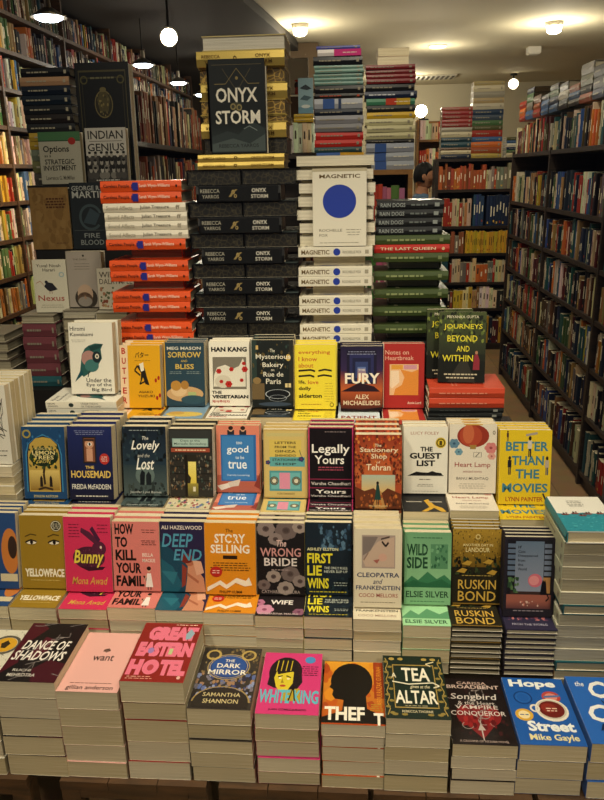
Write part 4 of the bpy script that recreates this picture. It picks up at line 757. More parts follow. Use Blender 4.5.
# ---------------------------------------------------------------- towers behind the rows
def tower(tokens, X, Y, z0, where, jx=.004, single=None):
    """tokens from the bottom up: (title, edge at the front, setback) ; 'pair' lays two copies side by side"""
    z = z0; n = {}; tot = {}
    for tk in tokens: tot[tk[0]] = tot.get(tk[0], 0) + (2 if tk[1] == 'pair' else 1)
    for tk in tokens:
        key, o, back = tk[0], tk[1], (tk[2] if len(tk) > 2 else 0.)
        d = TIT[key]; g = d['desc'] + 's in the ' + where
        ox = tk[3] if len(tk) > 3 else 0.
        for s in ((-1, 1) if o == 'pair' else (0,)):
            r = tot[key] - n.get(key, 0); n[key] = n.get(key, 0) + 1
            how = {'spine': 'spine out', 'fore': 'pages out', 'tail': 'crosswise', 'head': 'crosswise', 'pair': 'crosswise'}[o]
            lab = ('%s, %s, %s' % (d['desc'], how, where)) if tot[key] == 1 else '%s %s down the %s, %s' % (ordw(r), d['desc'], where, how)
            put_book(key, lay(key, 'tail' if o == 'pair' else o, X + ox + s * (d['w'] / 2 + .0006) + rnd.uniform(-jx, jx) * (s == 0), Y + back + rnd.uniform(0, .003), z, rnd.uniform(-.5, .5) * (s == 0)), lab, g)
        z += d['t'] + GAP
    return z
TIT['careless']['t'] = .0286; TIT['magnetic']['t'] = .0261
S, X_ = ('careless', 'spine'), ('careless', 'head', .045, .01)
Wt = ('treasure', 'spine', 0, -.002)
tower([X_, S, S, X_, S, S, X_, S, S, X_, S, Wt, Wt, Wt, Wt, ('careless', 'spine', 0, -.004), ('careless', 'spine', 0, -.006)], -.569, 1.98, TZ['back'] + .0005, 'orange tower')
o, p = ('onyx', 'spine', 0, -.008), ('onyx', 'pair', .006)
zz = tower([o, p, o, p, o, p, o, p, o, p, o, p], -.302, 1.985, TZ['back'] + .0005, 'black tower', .003)
zz = tower([('goldslim', 'spine'), ('goldslim', 'spine')], -.302, 1.985, zz, 'slim gold pair on the black tower', .002)
put_book('onyx', stand('onyx', -.3045, 1.988, zz + .001, 2.), 'black hardback standing face out against the gold books', 'black hardbacks with sprayed edges in the black tower')
zz = tower([('onyx', 'fore', .055), ('gold', 'spine', .055), ('goldslim', 'fore', .055), ('gold', 'fore', .055), ('gold', 'spine', .055), ('gold', 'fore', .055), ('gold', 'spine', .04), ('goldtop', 'fore', .045, .01)], -.297, 1.99, zz, 'gold stack above the black tower', .003)
m_, x_ = ('magnetic', 'spine'), ('magnetic', 'tail', .04, .008)
zz = tower([x_, m_, m_, x_, m_, m_, x_, m_, m_, x_, m_], -.053, 1.975, TZ['back'] + .0005, 'tower with blue dots', .002)
put_book('magnetic', stand('magnetic', -.0415, 1.977, zz + .001, 2.5), 'white paperback with a solid blue circle, standing face out on its tower', 'white paperback with a solid blue circles in the tower with blue dots')
cr = generic('cream-edged white paperback', 'ddd6c2', .13, .206, .0255, hard=False, pages='paperw'); TIT[cr]['w'] = .122
sp = generic('slim dark brown paperback', '3a3024', .11, .19, .0085, hard=False)
zz = tower([(cr, 'fore', .038), (sp, 'fore', .05), (cr, 'fore', .04), (sp, 'fore', .055), (cr, 'fore', .036), (sp, 'fore', .05), (cr, 'fore', .04), (sp, 'fore', .05), (cr, 'fore', .04), (sp, 'fore', .05), (cr, 'fore', .036), (sp, 'fore', .05), (cr, 'fore', .03)], -.052, 1.975, zz, 'cream stack behind the blue circle', .004)
TIT['green']['t'] = .0247
G, Gx, rd = ('green', 'spine'), ('green', 'head', .05, .012), ('raindogs', 'spine', .008, -.006)
tower([('slate', 'spine'), Gx, G, Gx, G, Gx, G, Gx, G, Gx, G, ('redqueen', 'spine'), ('green', 'spine'), rd, rd, rd, rd], .155, 2.03, TZ['back'] + .0005, 'green tower', .003)
TIT['slate']['t'] = .0142
zj = tower([('slate', 'spine')] * 5 + [('rust', 'spine')] * 2, .291, 1.834, TZ['r1'] + .0005, 'low stack by the aisle', .003)
put_book('journeys', stand('journeys', .284, 1.872, zj + .001, 10., -3), 'dark green paperback with yellow title, whole cover in view, leaning on its twin', 'dark green paperbacks with yellow title')
put_book('journeys', stand('journeys', .256, 1.92, zj + .001, 7., 2), 'dark green paperback with yellow title, mostly hidden behind its twin', 'dark green paperbacks with yellow title')
TIT['birdslim'] = dict(TIT['bird'], t=.0202, w=.13, desc='slim white black-dotted paperback'); TIT['bird']['t'] = .03
zb = tower([('birdslim', 'spine')] * 5, -.73, 1.79, TZ['r1'] + .0005, 'pile under the bird', .002)
put_book('bird', stand('bird', -.714, 1.84, zb + .001, 9.), TIT['bird']['desc'] + ', standing face out', 'copies of the bird paperback')
put_book('bird', stand('bird', -.709, 1.873, zb + .001, 9.), 'second standing copy behind the ' + TIT['bird']['desc'], 'copies of the bird paperback')

# tall mixed pile at the aisle end
sl = generic('cream paperback with pale green spine', 'd9d2bb', .116, .172, .0302, hard=False, spcol='bfc0a0')
tn = generic('tan paperback', 'b08a5c', .116, .172, .0215, hard=False)
tl = generic('dark teal hardback', '1f565c', .116, .172, .0245)
TIT['sea']['t'] = .029
tower([(sl, 'tail', .004), (sl, 'tail'), (tn, 'tail', .004), (sl, 'tail', 0), (tn, 'tail', .004), (tl, 'tail', 0, .002), (sl, 'tail', .003), (sl, 'tail', .006), (sl, 'tail', .004), (sl, 'tail', .004), (tl, 'tail', .0, .004), (sl, 'tail', .004), (sl, 'tail', .006, .003), (sl, 'tail', .004, -.002), (sl, 'tail', .006), (sl, 'tail', .004)], .511, 1.412, BT + .0005, 'aisle end pile', .003)
zt = BT + .0005 + sum(TIT[k]['t'] + GAP for k in [sl, sl, tn, sl, tn, tl, sl, sl, sl, sl, tl, sl, sl, sl, sl, sl])
put_book('sea', lay('sea', 'tail', .511, 1.412, zt, .6), TIT['sea']['desc'] + ', topping the tall pile', 'aisle end pile')

# ---------------------------------------------------------------- black stepped stand by the side wall
st = thing('black_display_stand', 'black stepped stand holding large hardbacks beside the orange tower', 'display stand', (-.95, 2.4, 0))
for x0, x1, y0, y1, z1 in ((-.34, .25, -.28, -.065, .86), (-.09, .25, -.065, .02, 1.274), (-.135, .25, .02, .34, 1.478)):
    mb = MB(); mb.box(x0, y0, 0, x1, y1, z1); link('step', mb.mesh('step', [M['black']]), st)
s1, s2, s3 = .8605, 1.2745, 1.4785
mk = generic
pu = mk('plum hardback', '6e3a40',   .165, .108, .0425, spcol='6e3a40'); te = mk('teal hardback', '27545a', .165, .108, .034); cf = mk('cream-edged brown hardback', '8a8270', .165, .108, .026); cm = mk('cream-edged grey hardback', '8a8270', .108, .165, .026)
z = tower([(te, 'spine'), (pu, 'spine'), (pu, 'spine'), (pu, 'spine'), (pu, 'spine'), (cf, 'fore')], -.99, 2.16, s1, 'plum stack below the pigeon book', .003)
put_book('nexus', stand('nexus', -.95, 2.19, z + .001, 4.), TIT['nexus']['desc'] + ', standing on the plum stack', None)
gb = mk('grey-brown hardback', '6f6654', .115, .17, .0365)
z = tower([(gb, 'tail')] * 6 + [(cm, 'tail')], -.85, 2.16, s1, 'stack below the bald man', .003)
put_book('greyman', stand('greyman', -.838, 2.19, z + .001, 4.), TIT['greyman']['desc'] + ', standing face out', None)
wb = mk('dull white hardback', 'b8b09c', .1, .165, .0345)
z = tower([(wb, 'tail')] * 7, -.746, 2.145, s1, 'white stack behind the orange tower', .002)
put_book('dalrymple', stand('dalrymple', -.735, 2.17, z + .001, 4.), TIT['dalrymple']['desc'] + ', half behind the orange tower', None)
bb = mk('brown-edged hardback', '54483a', .12, .17, .0305)
tower([(bb, 'tail'), (cm, 'tail'), (bb, 'tail'), (cm, 'tail'), (bb, 'tail'), (cm, 'tail')], -1.155, 2.155, s1, 'brown stack at the end of the stand', .004)
put_book('brown', stand('brown', -.989, 2.342, s2 + .0005, 4.), TIT['brown']['desc'] + ' on the middle step', None)
put_book('george', stand('george', -.852, 2.336, s2 + .0005, 4.), TIT['george']['desc'] + ' on the middle step', None)
cols = [('dark grey hardback', '4a463f', .03), ('olive hardback', '6a6a44', .03), ('grey-green hardback', '6d7564', .028), ('ochre yellow hardback', 'a98c2e', .02), ('mustard hardback', 'b5973a', .021), ('charcoal hardback', '26282a', .022), ('black-brown hardback', '241f1c', .022), ('smoky black hardback', '202326', .022), ('blue-black hardback', '182430', .023), ('midnight blue hardback', '16202e', .022), ('peach-tan hardback', 'b08a68', .021), ('jet black hardback', '17181a', .021)]
z = s3
ks = [(mk(a, b, .13, .164, c * 1.27, bars='a9a28c'), 'spine', .0) for a, b, c in cols[:1] + cols[1:]]
tower(ks, -1.004, 2.478, s3, 'stack on the top step', .005)
put_book('options', stand('options', -.966, 2.428, s3 + .0005, 4.), TIT['options']['desc'] + ' on the top step', None)
put_book('ornate', stand('ornate', -.826, 2.49, s3 + .0005, 3.), TIT['ornate']['desc'] + ' at the back of the top step', None)
put_book('genius', stand('genius', -.812, 2.43, s3 + .0005, 5.), TIT['genius']['desc'] + ' leaning before the black book', None)

# ---------------------------------------------------------------- oak cabinet with two tall stacks
cb = thing('oak_cabinet', 'honey coloured oak cabinet carrying two tall stacks of books', 'cabinet', (.06, 3.1, 0))
mb = MB(); mb.box(-.26, -.13, 1.487, .165, .2, 1.505); link('cabinet_top', mb.mesh('cabinet_top', [M['oak']]), cb)
for x in (-.26, .147): mb = MB(); mb.box(x, -.13, 0, x + .018, .2, 1.487); link('side_panel', mb.mesh('side_panel', [M['oak']]), cb)
mb = MB(); mb.box(-.242, .185, 0, .147, .2, 1.487); link('back_panel', mb.mesh('back_panel', [M['shelf']]), cb)
for z in (.05, .33, .63, .93, 1.2): mb = MB(); mb.box(-.242, -.125, z, .147, .185, z + .018); link('shelf_board', mb.mesh('shelf_board', [M['oak']]), cb)
def gstack(rows, X, Y, z0, where, w=.13, h=.186):
    z = z0; n = len(rows); top = n
    for i, r in enumerate(rows):
        desc, col, t = r[0], r[1], r[2]; bl = r[3] if len(r) > 3 else None
        key = generic(desc, col, w, r[4] if len(r) > 4 else h, t, bars=r[5] if len(r) > 5 else None)
        if bl:
            def sp_(A, bl=bl):
                for a, b, c in bl: A.R(a, .02, b, .98, c)
                A.lines(5, 1, .55, .36, .92, .64, .12, 'cfc9b8')
            TIT[key]['sp'] = sp_
        put_book(key, lay(key, 'spine', X + rnd.uniform(-.004, .004), Y + rnd.uniform(0, .006), z, rnd.uniform(-1, 1)), '%s, %s from the top of the %s' % (desc, ordw(n - i), where), 'books in the ' + where)
        z += t + GAP
    return z
gstack([('pale grey hardback', 'a39c8a', .021), ('brown hardback', '5a4632', .022), ('blue and yellow hardback', '3f5f9a', .025, [(0, .5, '4a6aa8'), (.5, 1, 'c9982c')]), ('dark teal hardback', '2c4a4c', .019), ('scarlet hardback', 'b5281f', .027), ('bright red hardback', 'b32a22', .028), ('mid grey hardback', '77767a', .029), ('silver grey hardback', '85848a', .03), ('navy hardback', '191f2c', .023), ('silver blue-banded hardback', '9a9ca4', .037, [(.18, .42, '34508a'), (.5, .56, '2b3a5a')]), ('black hardback with red lettering', '1c1714', .019, None, .186, 'a8452c'), ('black hardback', '1a1a1c', .027),
        ('lowest sea-green hardback', '5f8078', .0138), ('second-lowest sea-green hardback', '66877e', .0138), ('middle sea-green hardback', '618279', .0138), ('second sea-green hardback', '68897f', .0138), ('top sea-green hardback', '648378', .0138), ('ink black hardback', '14151a', .03), ('white and magenta paperback', 'c9c2c0', .024, [(.38, 1, 'b82a72')], .165), ('thin violet-blue paperback', '3a3f8a', .012, None, .165)], -.063, 2.99, 1.5055, 'tall stack crowned by pink')
zz = gstack([('silver and blue hardback', '9498a0', .032, [(.18, .42, '3a5590')]), ('second silver and blue hardback', '9498a0', .032, [(.18, .42, '3a5590')]), ('uppermost silver and blue hardback', '9094a0', .033, [(.18, .42, '34508a')]), ('dark brown thin hardback', '1d1a17', .014), ('lower cream-olive hardback', 'b5ae84', .025), ('middle cream-olive hardback', 'b8b188', .025), ('upper cream-olive hardback', 'bdb68c', .024), ('yellow hardback', 'c29c24', .0235), ('black hardback with grey print', '201f1e', .024), ('green and red striped hardback', '3f7a5c', .024, [(.4, .62, 'b03a24'), (.62, .9, 'b8942c')]), ('navy hardback with white capitals', '18233c', .025, None, .2, 'c9ccd4'), ('black hardback', '17181a', .0255),
        ('lowest maroon hardback', '6d1a1c', .0175), ('third maroon hardback', '741d1e', .0155), ('second maroon hardback', '6d1b1d', .0155), ('topmost maroon hardback', '701c1f', .0165)], .134, 2.99, 1.5055, 'tall stack with maroon books')
kp = generic('thick pinkish cream paperback', 'b58c78', .1, .118, .029, hard=False, pages='paper')
for i in range(2): put_book(kp, lay(kp, 'fore', .142, 3.0, zz + i * .0295, 2 * i), ('lower', 'upper')[i] + ' thick pinkish paperback atop the maroon books', 'pinkish paperbacks')
# ---------------------------------------------------------------- the room
mb = MB(); mb.box(-2.5, -1, -.05, 4.5, 12, 0); struct('floor', mb, [M['floor']])
mb = MB(); mb.box(-2.5, .84, 2.7, 4.5, 12, 2.8); struct('ceiling', mb, [M['ceil']])
mb = MB(); mb.box(-2.5, 11.6, 0, 4.5, 11.75, 2.7); struct('wall_back', mb, [M['ceil']])
mb = MB(); mb.box(-2.42, .84, 0, -2.3, 11.6, 2.7); struct('wall_left', mb, [M['walld']])
mb = MB(); mb.box(4.0, .84, 0, 4.12, 11.6, 2.7); struct('wall_right', mb, [M['wall']])
# lowered dark panel over the side-wall half of the shop, its edge running obliquely
mb = MB()
pts = [(-2.3, .9), (-.2, .9), (-.50, 3.2), (-.78, 5.3), (-.55, 7.4), (-.55, 11.5), (-2.3, 11.5)]
mb.face([(x, y, 2.62) for x, y in pts]); mb.face([(x, y, 2.69) for x, y in pts])
for a, b in zip(pts, pts[1:] + pts[:1]): mb.face([(a[0], a[1], 2.62), (b[0], b[1], 2.62), (b[0], b[1], 2.69), (a[0], a[1], 2.69)])
struct('trim_1', mb, [M['ceild']])
mb = MB(); mb.box(-1.1, 7.6, 2.28, -.36, 7.8, 2.69); struct('beam_middle', mb, [M['wall']])

# ---------------------------------------------------------------- bookcases
def case(label, ax, face, a0, a1, depth, zs, top, ups, mat='shelf', back=True, plinth=True, endz=None):
    """ax 'X+' faces +X at x=face, 'X-' faces -X, 'Y' faces the window at y=face; runs from a0 to a1"""
    o = thing('bookcase', label, 'bookcase', {'X+': (face, (a0 + a1) / 2, 0), 'X-': (face, (a0 + a1) / 2, 0), 'Y': ((a0 + a1) / 2, face, 0)}[ax])
    c = (a0 + a1) / 2
    def bx(mb, s0, s1, d0, d1, z0, z1):
        s0 -= c; s1 -= c
        if ax == 'X+': mb.box(-d1, s0, z0, -d0, s1, z1)
        elif ax == 'X-': mb.box(d0, s0, z0, d1, s1, z1)
        else: mb.box(s0, d0, z0, s1, d1, z1)
    for z in zs: mb = MB(); bx(mb, a0, a1, .002, depth, z - .022, z); link('shelf_board', mb.mesh('shelf_board', [M[mat]]), o)
    for u in ups: mb = MB(); bx(mb, u - .011, u + .011, -.002, depth, 0, top); link('upright', mb.mesh('upright', [M[mat]]), o)
    mb = MB(); bx(mb, a0, a1, depth, depth + .012, 0, top); link('back_panel', mb.mesh('back_panel', [M[mat]]), o)
    mb = MB(); bx(mb, a0, a1, .02, .035, 0, zs[0] - .022); link('plinth', mb.mesh('plinth', [M[mat]]), o)
    return o
RZ = [.08, .362, .595, .822, 1.054, 1.282, 1.595]
case('dark bookcase along the aisle, full of dark spines', 'X-', 1.1, 2.35, 5.42, .26, RZ, 1.61, (2.36, 3.38, 4.4, 5.41))
LZ = [.15 + .2045 * i for i in range(12)]
case('tall brown bookcase of bright spines on the side wall', 'X+', -1.95, 3.2, 9.2, .24, LZ, 2.62, [3.21 + i * .998 for i in range(7)], 'mid')
BZ = [.06, .365, .588, .83, 1.052, 1.345, 1.585]
case('dark bookcase at the end of the aisle, under piled books', 'Y', 6.2, .655, 1.7, .26, BZ, 1.585, (.665, 1.69))
IZ = [.1, .42, .74, 1.04, 1.34, 1.655]
case('dark bookcase of brown spines behind the gold tower', 'X+', -1.0, 3.32, 5.0, .24, IZ, 1.66, (3.33, 4.99))
FZ = [.1, .5, .9, 1.22, 1.52, 1.8]
case('lit bookcase beside the bright spotlight at the rear', 'Y', 7.9, .63, 1.1, .24, FZ, 1.99, (.64, 1.09), 'oak')
VZ = [.1, .45, .8, 1.15, 1.588]
case('dark rack behind the black tower holding a whale book', 'Y', 3.62, -.43, -.17, .22, VZ, 1.592, (-.42, -.18))

# ---------------------------------------------------------------- spines on the shelves
DARK = [('black', '15141a', 9), ('navy', '1b2438', 7), ('maroon', '4a1c1e', 5), ('grey', '5e5b54', 5), ('cream', 'b5aa8c', 7), ('brown', '4a3524', 6), ('white', 'c9c2b0', 4), ('teal', '24494c', 4), ('red', '8c2a20', 4), ('tan', '8f6f48', 4), ('blue', '2f4a7a', 4), ('green', '35502f', 3), ('orange', 'b0602a', 2), ('yellow', 'b08f2c', 2)]
BRIGHT = [('cream', 'd9cba0', 10), ('yellow', 'c9a23a', 7), ('white', 'dcd6c4', 8), ('orange', 'c2743a', 4), ('red', 'a8382a', 4), ('green', '5d7a44', 3), ('grey', '8a8678', 4), ('blue', '4a6a94', 3), ('brown', '7a5a3a', 4), ('tan', 'b5925c', 5), ('black', '26241f', 3)]
BROWN = [('brown', '6a4630', 8), ('tan', '8f6a48', 6), ('rust', '8c4a30', 6), ('grey', '6f6a60', 6), ('cream', 'a89a7c', 5), ('black', '1e1c1a', 7), ('red', '8a3424', 4), ('navy', '22283a', 4)]
def pal(p): return [(n, c) for n, c, k in p for _ in range(k)]
SPEC = []                     # every spine in the shop: where it stands, its size and its colour
sr = random.Random(21)
def fill(cs, ax, face, a0, a1, z, lvl, palette, hmax, tmin=.012, tmax=.034, hmin=.72, dep=.13, run=None, skip=.02):
    s = a0; i = 0
    P = pal(palette)
    while s < a1 - .01:
        if sr.random() < skip: s += sr.uniform(.01, .05); continue
        k = sr.choice([1, 1, 1, 1, 2, 3]); cn, c = sr.choice(P); t = sr.uniform(tmin, tmax); h = hmax * sr.uniform(hmin, 1)
        if run: cn, c = run; k = 1; t = sr.uniform(.012, .02); h = hmax * .86
        for _ in range(k):
            if s + t > a1: s = a1; break
            q = tuple(min(1, max(0, x * sr.uniform(.8, 1.2))) for x in H(c)[:3]) + (1,)
            SPEC.append(dict(cs=cs, ax=ax, face=face, s=s + t / 2, t=t, h=h * sr.uniform(.985, 1.01), z=z + .0008, d=dep * sr.uniform(.9, 1.05), back=sr.uniform(.004, .02), col=q, cn=cn, lvl=lvl, seed=sr.randrange(9999), lean=0)); s += t + .0004; i += 1
def segs(ups): return [(a + .014, b - .014) for a, b in zip(ups, ups[1:])]
for i, z in enumerate(RZ):
    nx = RZ[i + 1] - .024 if i + 1 < len(RZ) else z + .205
    for a, b in segs((2.36, 3.38, 4.4, 5.41)): fill('aisle bookcase', 'X-', 1.1, a, b, z, i, DARK, min(.205, (nx - z) * .95))
for i, z in enumerate(LZ[1:], 1):
    for a, b in segs([3.21 + k * .998 for k in range(7)]):
        if b > 7.6 and z < 2: continue
        if b < 6.6 or z > 1.9: fill('side wall bookcase', 'X+', -1.95, a, b, z, i, BRIGHT if z < 2.1 else DARK, .172, .012, .03)
for i, z in enumerate(BZ[:-1]):
    hm = (BZ[i + 1] - z - .022) * .93
    if i == 0: fill('end bookcase', 'Y', 6.2, .68, 1.15, z, i, [('yellow', 'b8922a', 1)], hm); fill('end bookcase', 'Y', 6.2, 1.15, 1.67, z, i, DARK, hm)
    elif i == 1: fill('end bookcase', 'Y', 6.2, .68, .84, z, i, BROWN, hm); fill('end bookcase', 'Y', 6.2, .84, 1.67, z, i, BRIGHT, hm)
    elif i == 2: fill('end bookcase', 'Y', 6.2, .68, .8, z, i, DARK, hm); fill('end bookcase', 'Y', 6.2, .8, 1.67, z, i, [('cream', 'c2b48c', 3), ('red', 'a83020', 3), ('grey', '6f6a60', 2), ('orange', 'c2602a', 2)], hm)
    elif i == 3: fill('end bookcase', 'Y', 6.2, .68, .92, z, i, BROWN, hm); fill('end bookcase', 'Y', 6.2, .92, 1.67, z, i, [('yellow', 'c29a2c', 1)], hm, .01, .016, .92)
    elif i == 4: fill('end bookcase', 'Y', 6.2, .68, .97, z, i, [('red', '9a3020', 4), ('cream', 'b5a888', 3), ('tan', 'a0784a', 2)], hm); fill('end bookcase', 'Y', 6.2, .97, 1.67, z, i, [('navy', '1c2740', 3), ('blue', '2a3c60', 2)], hm, .02, .026, .95)
    else: fill('end bookcase', 'Y', 6.2, .68, .92, z, i, [('rust', '9a4a2c', 4), ('orange', 'b0602c', 3), ('brown', '6a3c24', 2)], hm); fill('end bookcase', 'Y', 6.2, .92, 1.67, z, i, [('rust', '9a4a2c', 3), ('orange', 'c2622a', 3), ('cream', 'b5a888', 2), ('grey', '7a7264', 2)], hm)
for i, z in enumerate(IZ[1:], 1): fill('bookcase behind the gold tower', 'X+', -1.0, 3.35, 4.97, z, i, BROWN, .245 if i == 5 else .26, .014, .036, .8)
for i, z in enumerate(FZ[2:], 2): fill('rear bookcase', 'Y', 7.9, .66, 1.07, z, i, [('white', 'd9d0b8', 3), ('red', 'b03a28', 2), ('orange', 'c2703a', 2), ('cream', 'c9b890', 2)], .2)
fill('rack behind the black tower', 'Y', 3.62, -.405, -.195, VZ[-1] + .004, 4, [('cream', 'd0c4a0', 4), ('yellow', 'c2a850', 2), ('white', 'd9d2bd', 3), ('black', '2b2822', 1), ('tan', 'b08c5a', 2)], .135, .012, .024, .95)
for i_, z in enumerate((.068, .348, .648, .948, 1.218)): fill('oak cabinet', 'Y', 2.985, -.175, .2, z, i_, [('red', 'a8382a', 3), ('green', '4a6a34', 2), ('pink', 'b0607a', 2), ('cream', 'c9bd98', 2), ('white', 'd0c8b4', 1)], .24, .016, .034, .9)
def spine_mesh(mb, sp):
    t, h, d = sp['t'], sp['h'], sp['d']; c = sp['col']; q = random.Random(sp['seed'])
    ax, f, s, z = sp['ax'], sp['face'], sp['s'], sp['z']
    def W(u, v, w):     # u along the row, v into the shelf, w up
        v += sp['back']
        if sp['ax'] == 'X+': return (f - v, s - u, z + w)
        if sp['ax'] == 'X-': return (f + v, s + u, z + w)
        return (s + u, f + v, z + w)
    b = t * .1
    prof = [(-t / 2, b), (-t / 4, b * .2), (t / 4, b * .2), (t / 2, b)]
    for (u0, v0), (u1, v1) in zip(prof, prof[1:]): mb.face([W(u0, v0, 0), W(u1, v1, 0), W(u1, v1, h), W(u0, v0, h)], c)
    for u in (-t / 2, t / 2): mb.face([W(u, b, 0), W(u, d, 0), W(u, d, h), W(u, b, h)], c)
    mb.face([W(-t / 2, d, 0), W(t / 2, d, 0), W(t / 2, d, h), W(-t / 2, d, h)], 'c9bd9c'); mb.face([W(-t / 2, b, 0), W(t / 2, b, 0), W(t / 2, d, 0), W(-t / 2, d, 0)], c)
    mb.face([W(-t / 2, b, h), W(t / 2, b, h), W(t / 2, d, h), W(-t / 2, d, h)], 'cbbf9e')
    lum = c[0] * .3 + c[1] * .6 + c[2] * .1; ink = 'e0d6ba' if lum < .25 else '3a3024'
    if q.random() < .8:
        y0 = h * q.uniform(.3, .5); y1 = y0 + h * q.uniform(.2, .4); e = b * .2 - .0004
        mb.face([W(-t * .17, e, y0), W(t * .17, e, y0), W(t * .17, e, y1), W(-t * .17, e, y1)], ink)
    if q.random() < .4:
        y0 = h * q.uniform(.06, .14); y1 = y0 + h * .07; e = b * .2 - .0004
        mb.face([W(-t * .22, e, y0), W(t * .22, e, y0), W(t * .22, e, y1), W(-t * .22, e, y1)], q.choice(['c9a24a', 'b8b2a0', '8a3a2c']))

# camera
CP, CY, CR = R_(17.5), R_(4.39), R_(1.2)
Fw = Vector((-math.sin(CY) * math.cos(CP), math.cos(CY) * math.cos(CP), -math.sin(CP)))
R0 = Vector((math.cos(CY), math.sin(CY), 0)); U0 = R0.cross(Fw)
Rt = math.cos(CR) * R0 - math.sin(CR) * U0; Up = math.sin(CR) * R0 + math.cos(CR) * U0
cd = bpy.data.cameras.new('camera'); cd.sensor_fit = 'VERTICAL'; cd.sensor_height = 24; cd.lens = 21.6; cd.clip_start = .02
cam = bpy.data.objects.new('camera', cd); COL.objects.link(cam)
cam.matrix_world = Matrix(((Rt.x, Up.x, -Fw.x, 0), (Rt.y, Up.y, -Fw.y, 0), (Rt.z, Up.z, -Fw.z, 1.5), (0, 0, 0, 1)))
scene.camera = cam
EYE = Vector((0, 0, 1.5))
def pix(p):
    v = Vector(p) - EYE; D = v.dot(Fw); return 302 + 720 * v.dot(Rt) / D, 400 - 720 * v.dot(Up) / D

# which spines show, and how large
bpy.context.view_layer.update(); dg = bpy.context.evaluated_depsgraph_get()
def front(sp, h):
    v = sp['back'] + .0; s = sp['s']
    return {'X+': (sp['face'] - v, s, sp['z'] + h), 'X-': (sp['face'] + v, s, sp['z'] + h), 'Y': (s, sp['face'] + v, sp['z'] + h)}[sp['ax']]
for sp in SPEC:
    lo, hi = front(sp, 0), front(sp, sp['h']); mid = front(sp, sp['h'] * .6)
    a, b = pix(lo), pix(hi); m = pix(mid); sp['px'] = m
    inside = 2 < m[0] < 602 and 0 < m[1] < 800
    vis = False
    if inside:
        for hh in (.45, .8):
            q = Vector(front(sp, sp['h'] * hh)); dv = q - EYE; L = dv.length
            if not scene.ray_cast(dg, EYE, dv / L, distance=L - .03)[0]: vis = True
    wpx = 720 * sp['t'] * (abs(Rt.y) + .25 if sp['ax'] != 'Y' else 1) / (Vector(mid) - EYE).dot(Fw)
    sp['inside'] = inside; sp['vis'] = vis; sp['area'] = wpx * math.hypot(a[0] - b[0], a[1] - b[1]) if vis else 0
order = sorted((i for i in range(len(SPEC)) if SPEC[i]['vis']), key=lambda i: -SPEC[i]['area'])
chosen = set(order[:300])
bookmat = [M['matt']]
rest = MB(); rows = {}
for i, sp in enumerate(SPEC):
    if i in chosen: rows.setdefault((sp['cs'], sp['lvl']), []).append(sp)
    elif sp['inside'] or sp['ax'] == 'Y' or sp['s'] < 6: spine_mesh(rest, sp)
NL_ = {'aisle bookcase': len(RZ), 'side wall bookcase': len(LZ), 'end bookcase': len(BZ), 'bookcase behind the gold tower': len(IZ), 'rear bookcase': len(FZ), 'rack behind the black tower': 5}
for (cs, lv), L in rows.items():
    fromright = cs == 'aisle bookcase'
    L.sort(key=lambda s: -s['px'][0] if fromright else s['px'][0])
    for k, sp in enumerate(L):
        b = MB(); z0 = dict(sp); org = front(sp, 0); spine_mesh(b, sp); b.v = [(x - org[0], y - org[1], zz_ - org[2]) for x, y, zz_ in b.v]
        size = 'thick' if sp['t'] > .026 else 'thin' if sp['t'] < .017 else 'medium'
        o_ = link('shelf_book', b.mesh('shelf_book', bookmat), None, org)
        tag(o_, '%s %s spine, %s from the photo\'s %s, %s shelf up, %s' % (size, sp['cn'], ordw(k + 1), 'right' if fromright else 'left', ordw(lv + 1), cs), 'book', 'spines on the shelves')
tag(link('shelf_books', rest.mesh('shelf_books', bookmat)), 'remaining rows of small spines filling the bookcases farther off', 'books', None, 'stuff')
print('spines', len(SPEC), 'visible', len(order), 'in', {k: len(v) for k, v in rows.items()})

# books lying flat above the shelves
def flats(rows_, X, Y, z, where, w=.15, h=.2, rot=None):
    n = len(rows_)
    for i, (desc, c, t) in enumerate(rows_):
        key = generic(desc, c, w, h, t)
        m = lay(key, 'spine', X, Y, z, rnd.uniform(-2, 2)) if rot is None else Matrix.Translation((X, Y, z)) @ Rz(rot + rnd.uniform(-2, 2)) @ Matrix.Translation((h / 2, 0, 0)) @ Rz(90)
        put_book(key, m, '%s, %s from the top of the %s' % (desc, ordw(n - i), where), 'books in the ' + where); z += t + GAP
fc = random.Random(9)
NAMED = [('black hardback', '1b1b1e'), ('grey hardback', '77726a'), ('white hardback', 'c9c2b0'), ('navy hardback', '1f2a44'), ('brown hardback', '5a402c'), ('orange hardback', 'b8602c'), ('green hardback', '44603c'), ('cream hardback', 'b8ab8a'), ('red hardback', '8c2e22'), ('blue hardback', '3a587f')]
NAMED += [('plum hardback', '4a2a38'), ('dark olive hardback', '4a4a2c'), ('charcoal hardback', '2a2b2d'), ('rust hardback', '8a4424')]
def mix(n, lo=.02, hi=.035): return [fc.choice(NAMED) + (fc.uniform(lo, hi),) for _ in range(n)]
flats([(a, '232a38', .033) for a in ('dark blue hardback',)] + mix(2) + [('teal hardback', '22404a', .04), ('dark teal hardback', '1c333c', .036), ('cream hardback', 'b0a688', .04), ('grey hardback', '8a8474', .034), ('deep red hardback', '7a2a24', .03), ('red hardback', '8a302a', .03), ('dull red hardback', '7d2c26', .03), ('crimson hardback', '86282a', .03), ('rust red hardback', '8a3a2c', .03)], .81, 6.22, 1.586, 'red-topped pile on the end bookcase', .16, .24)
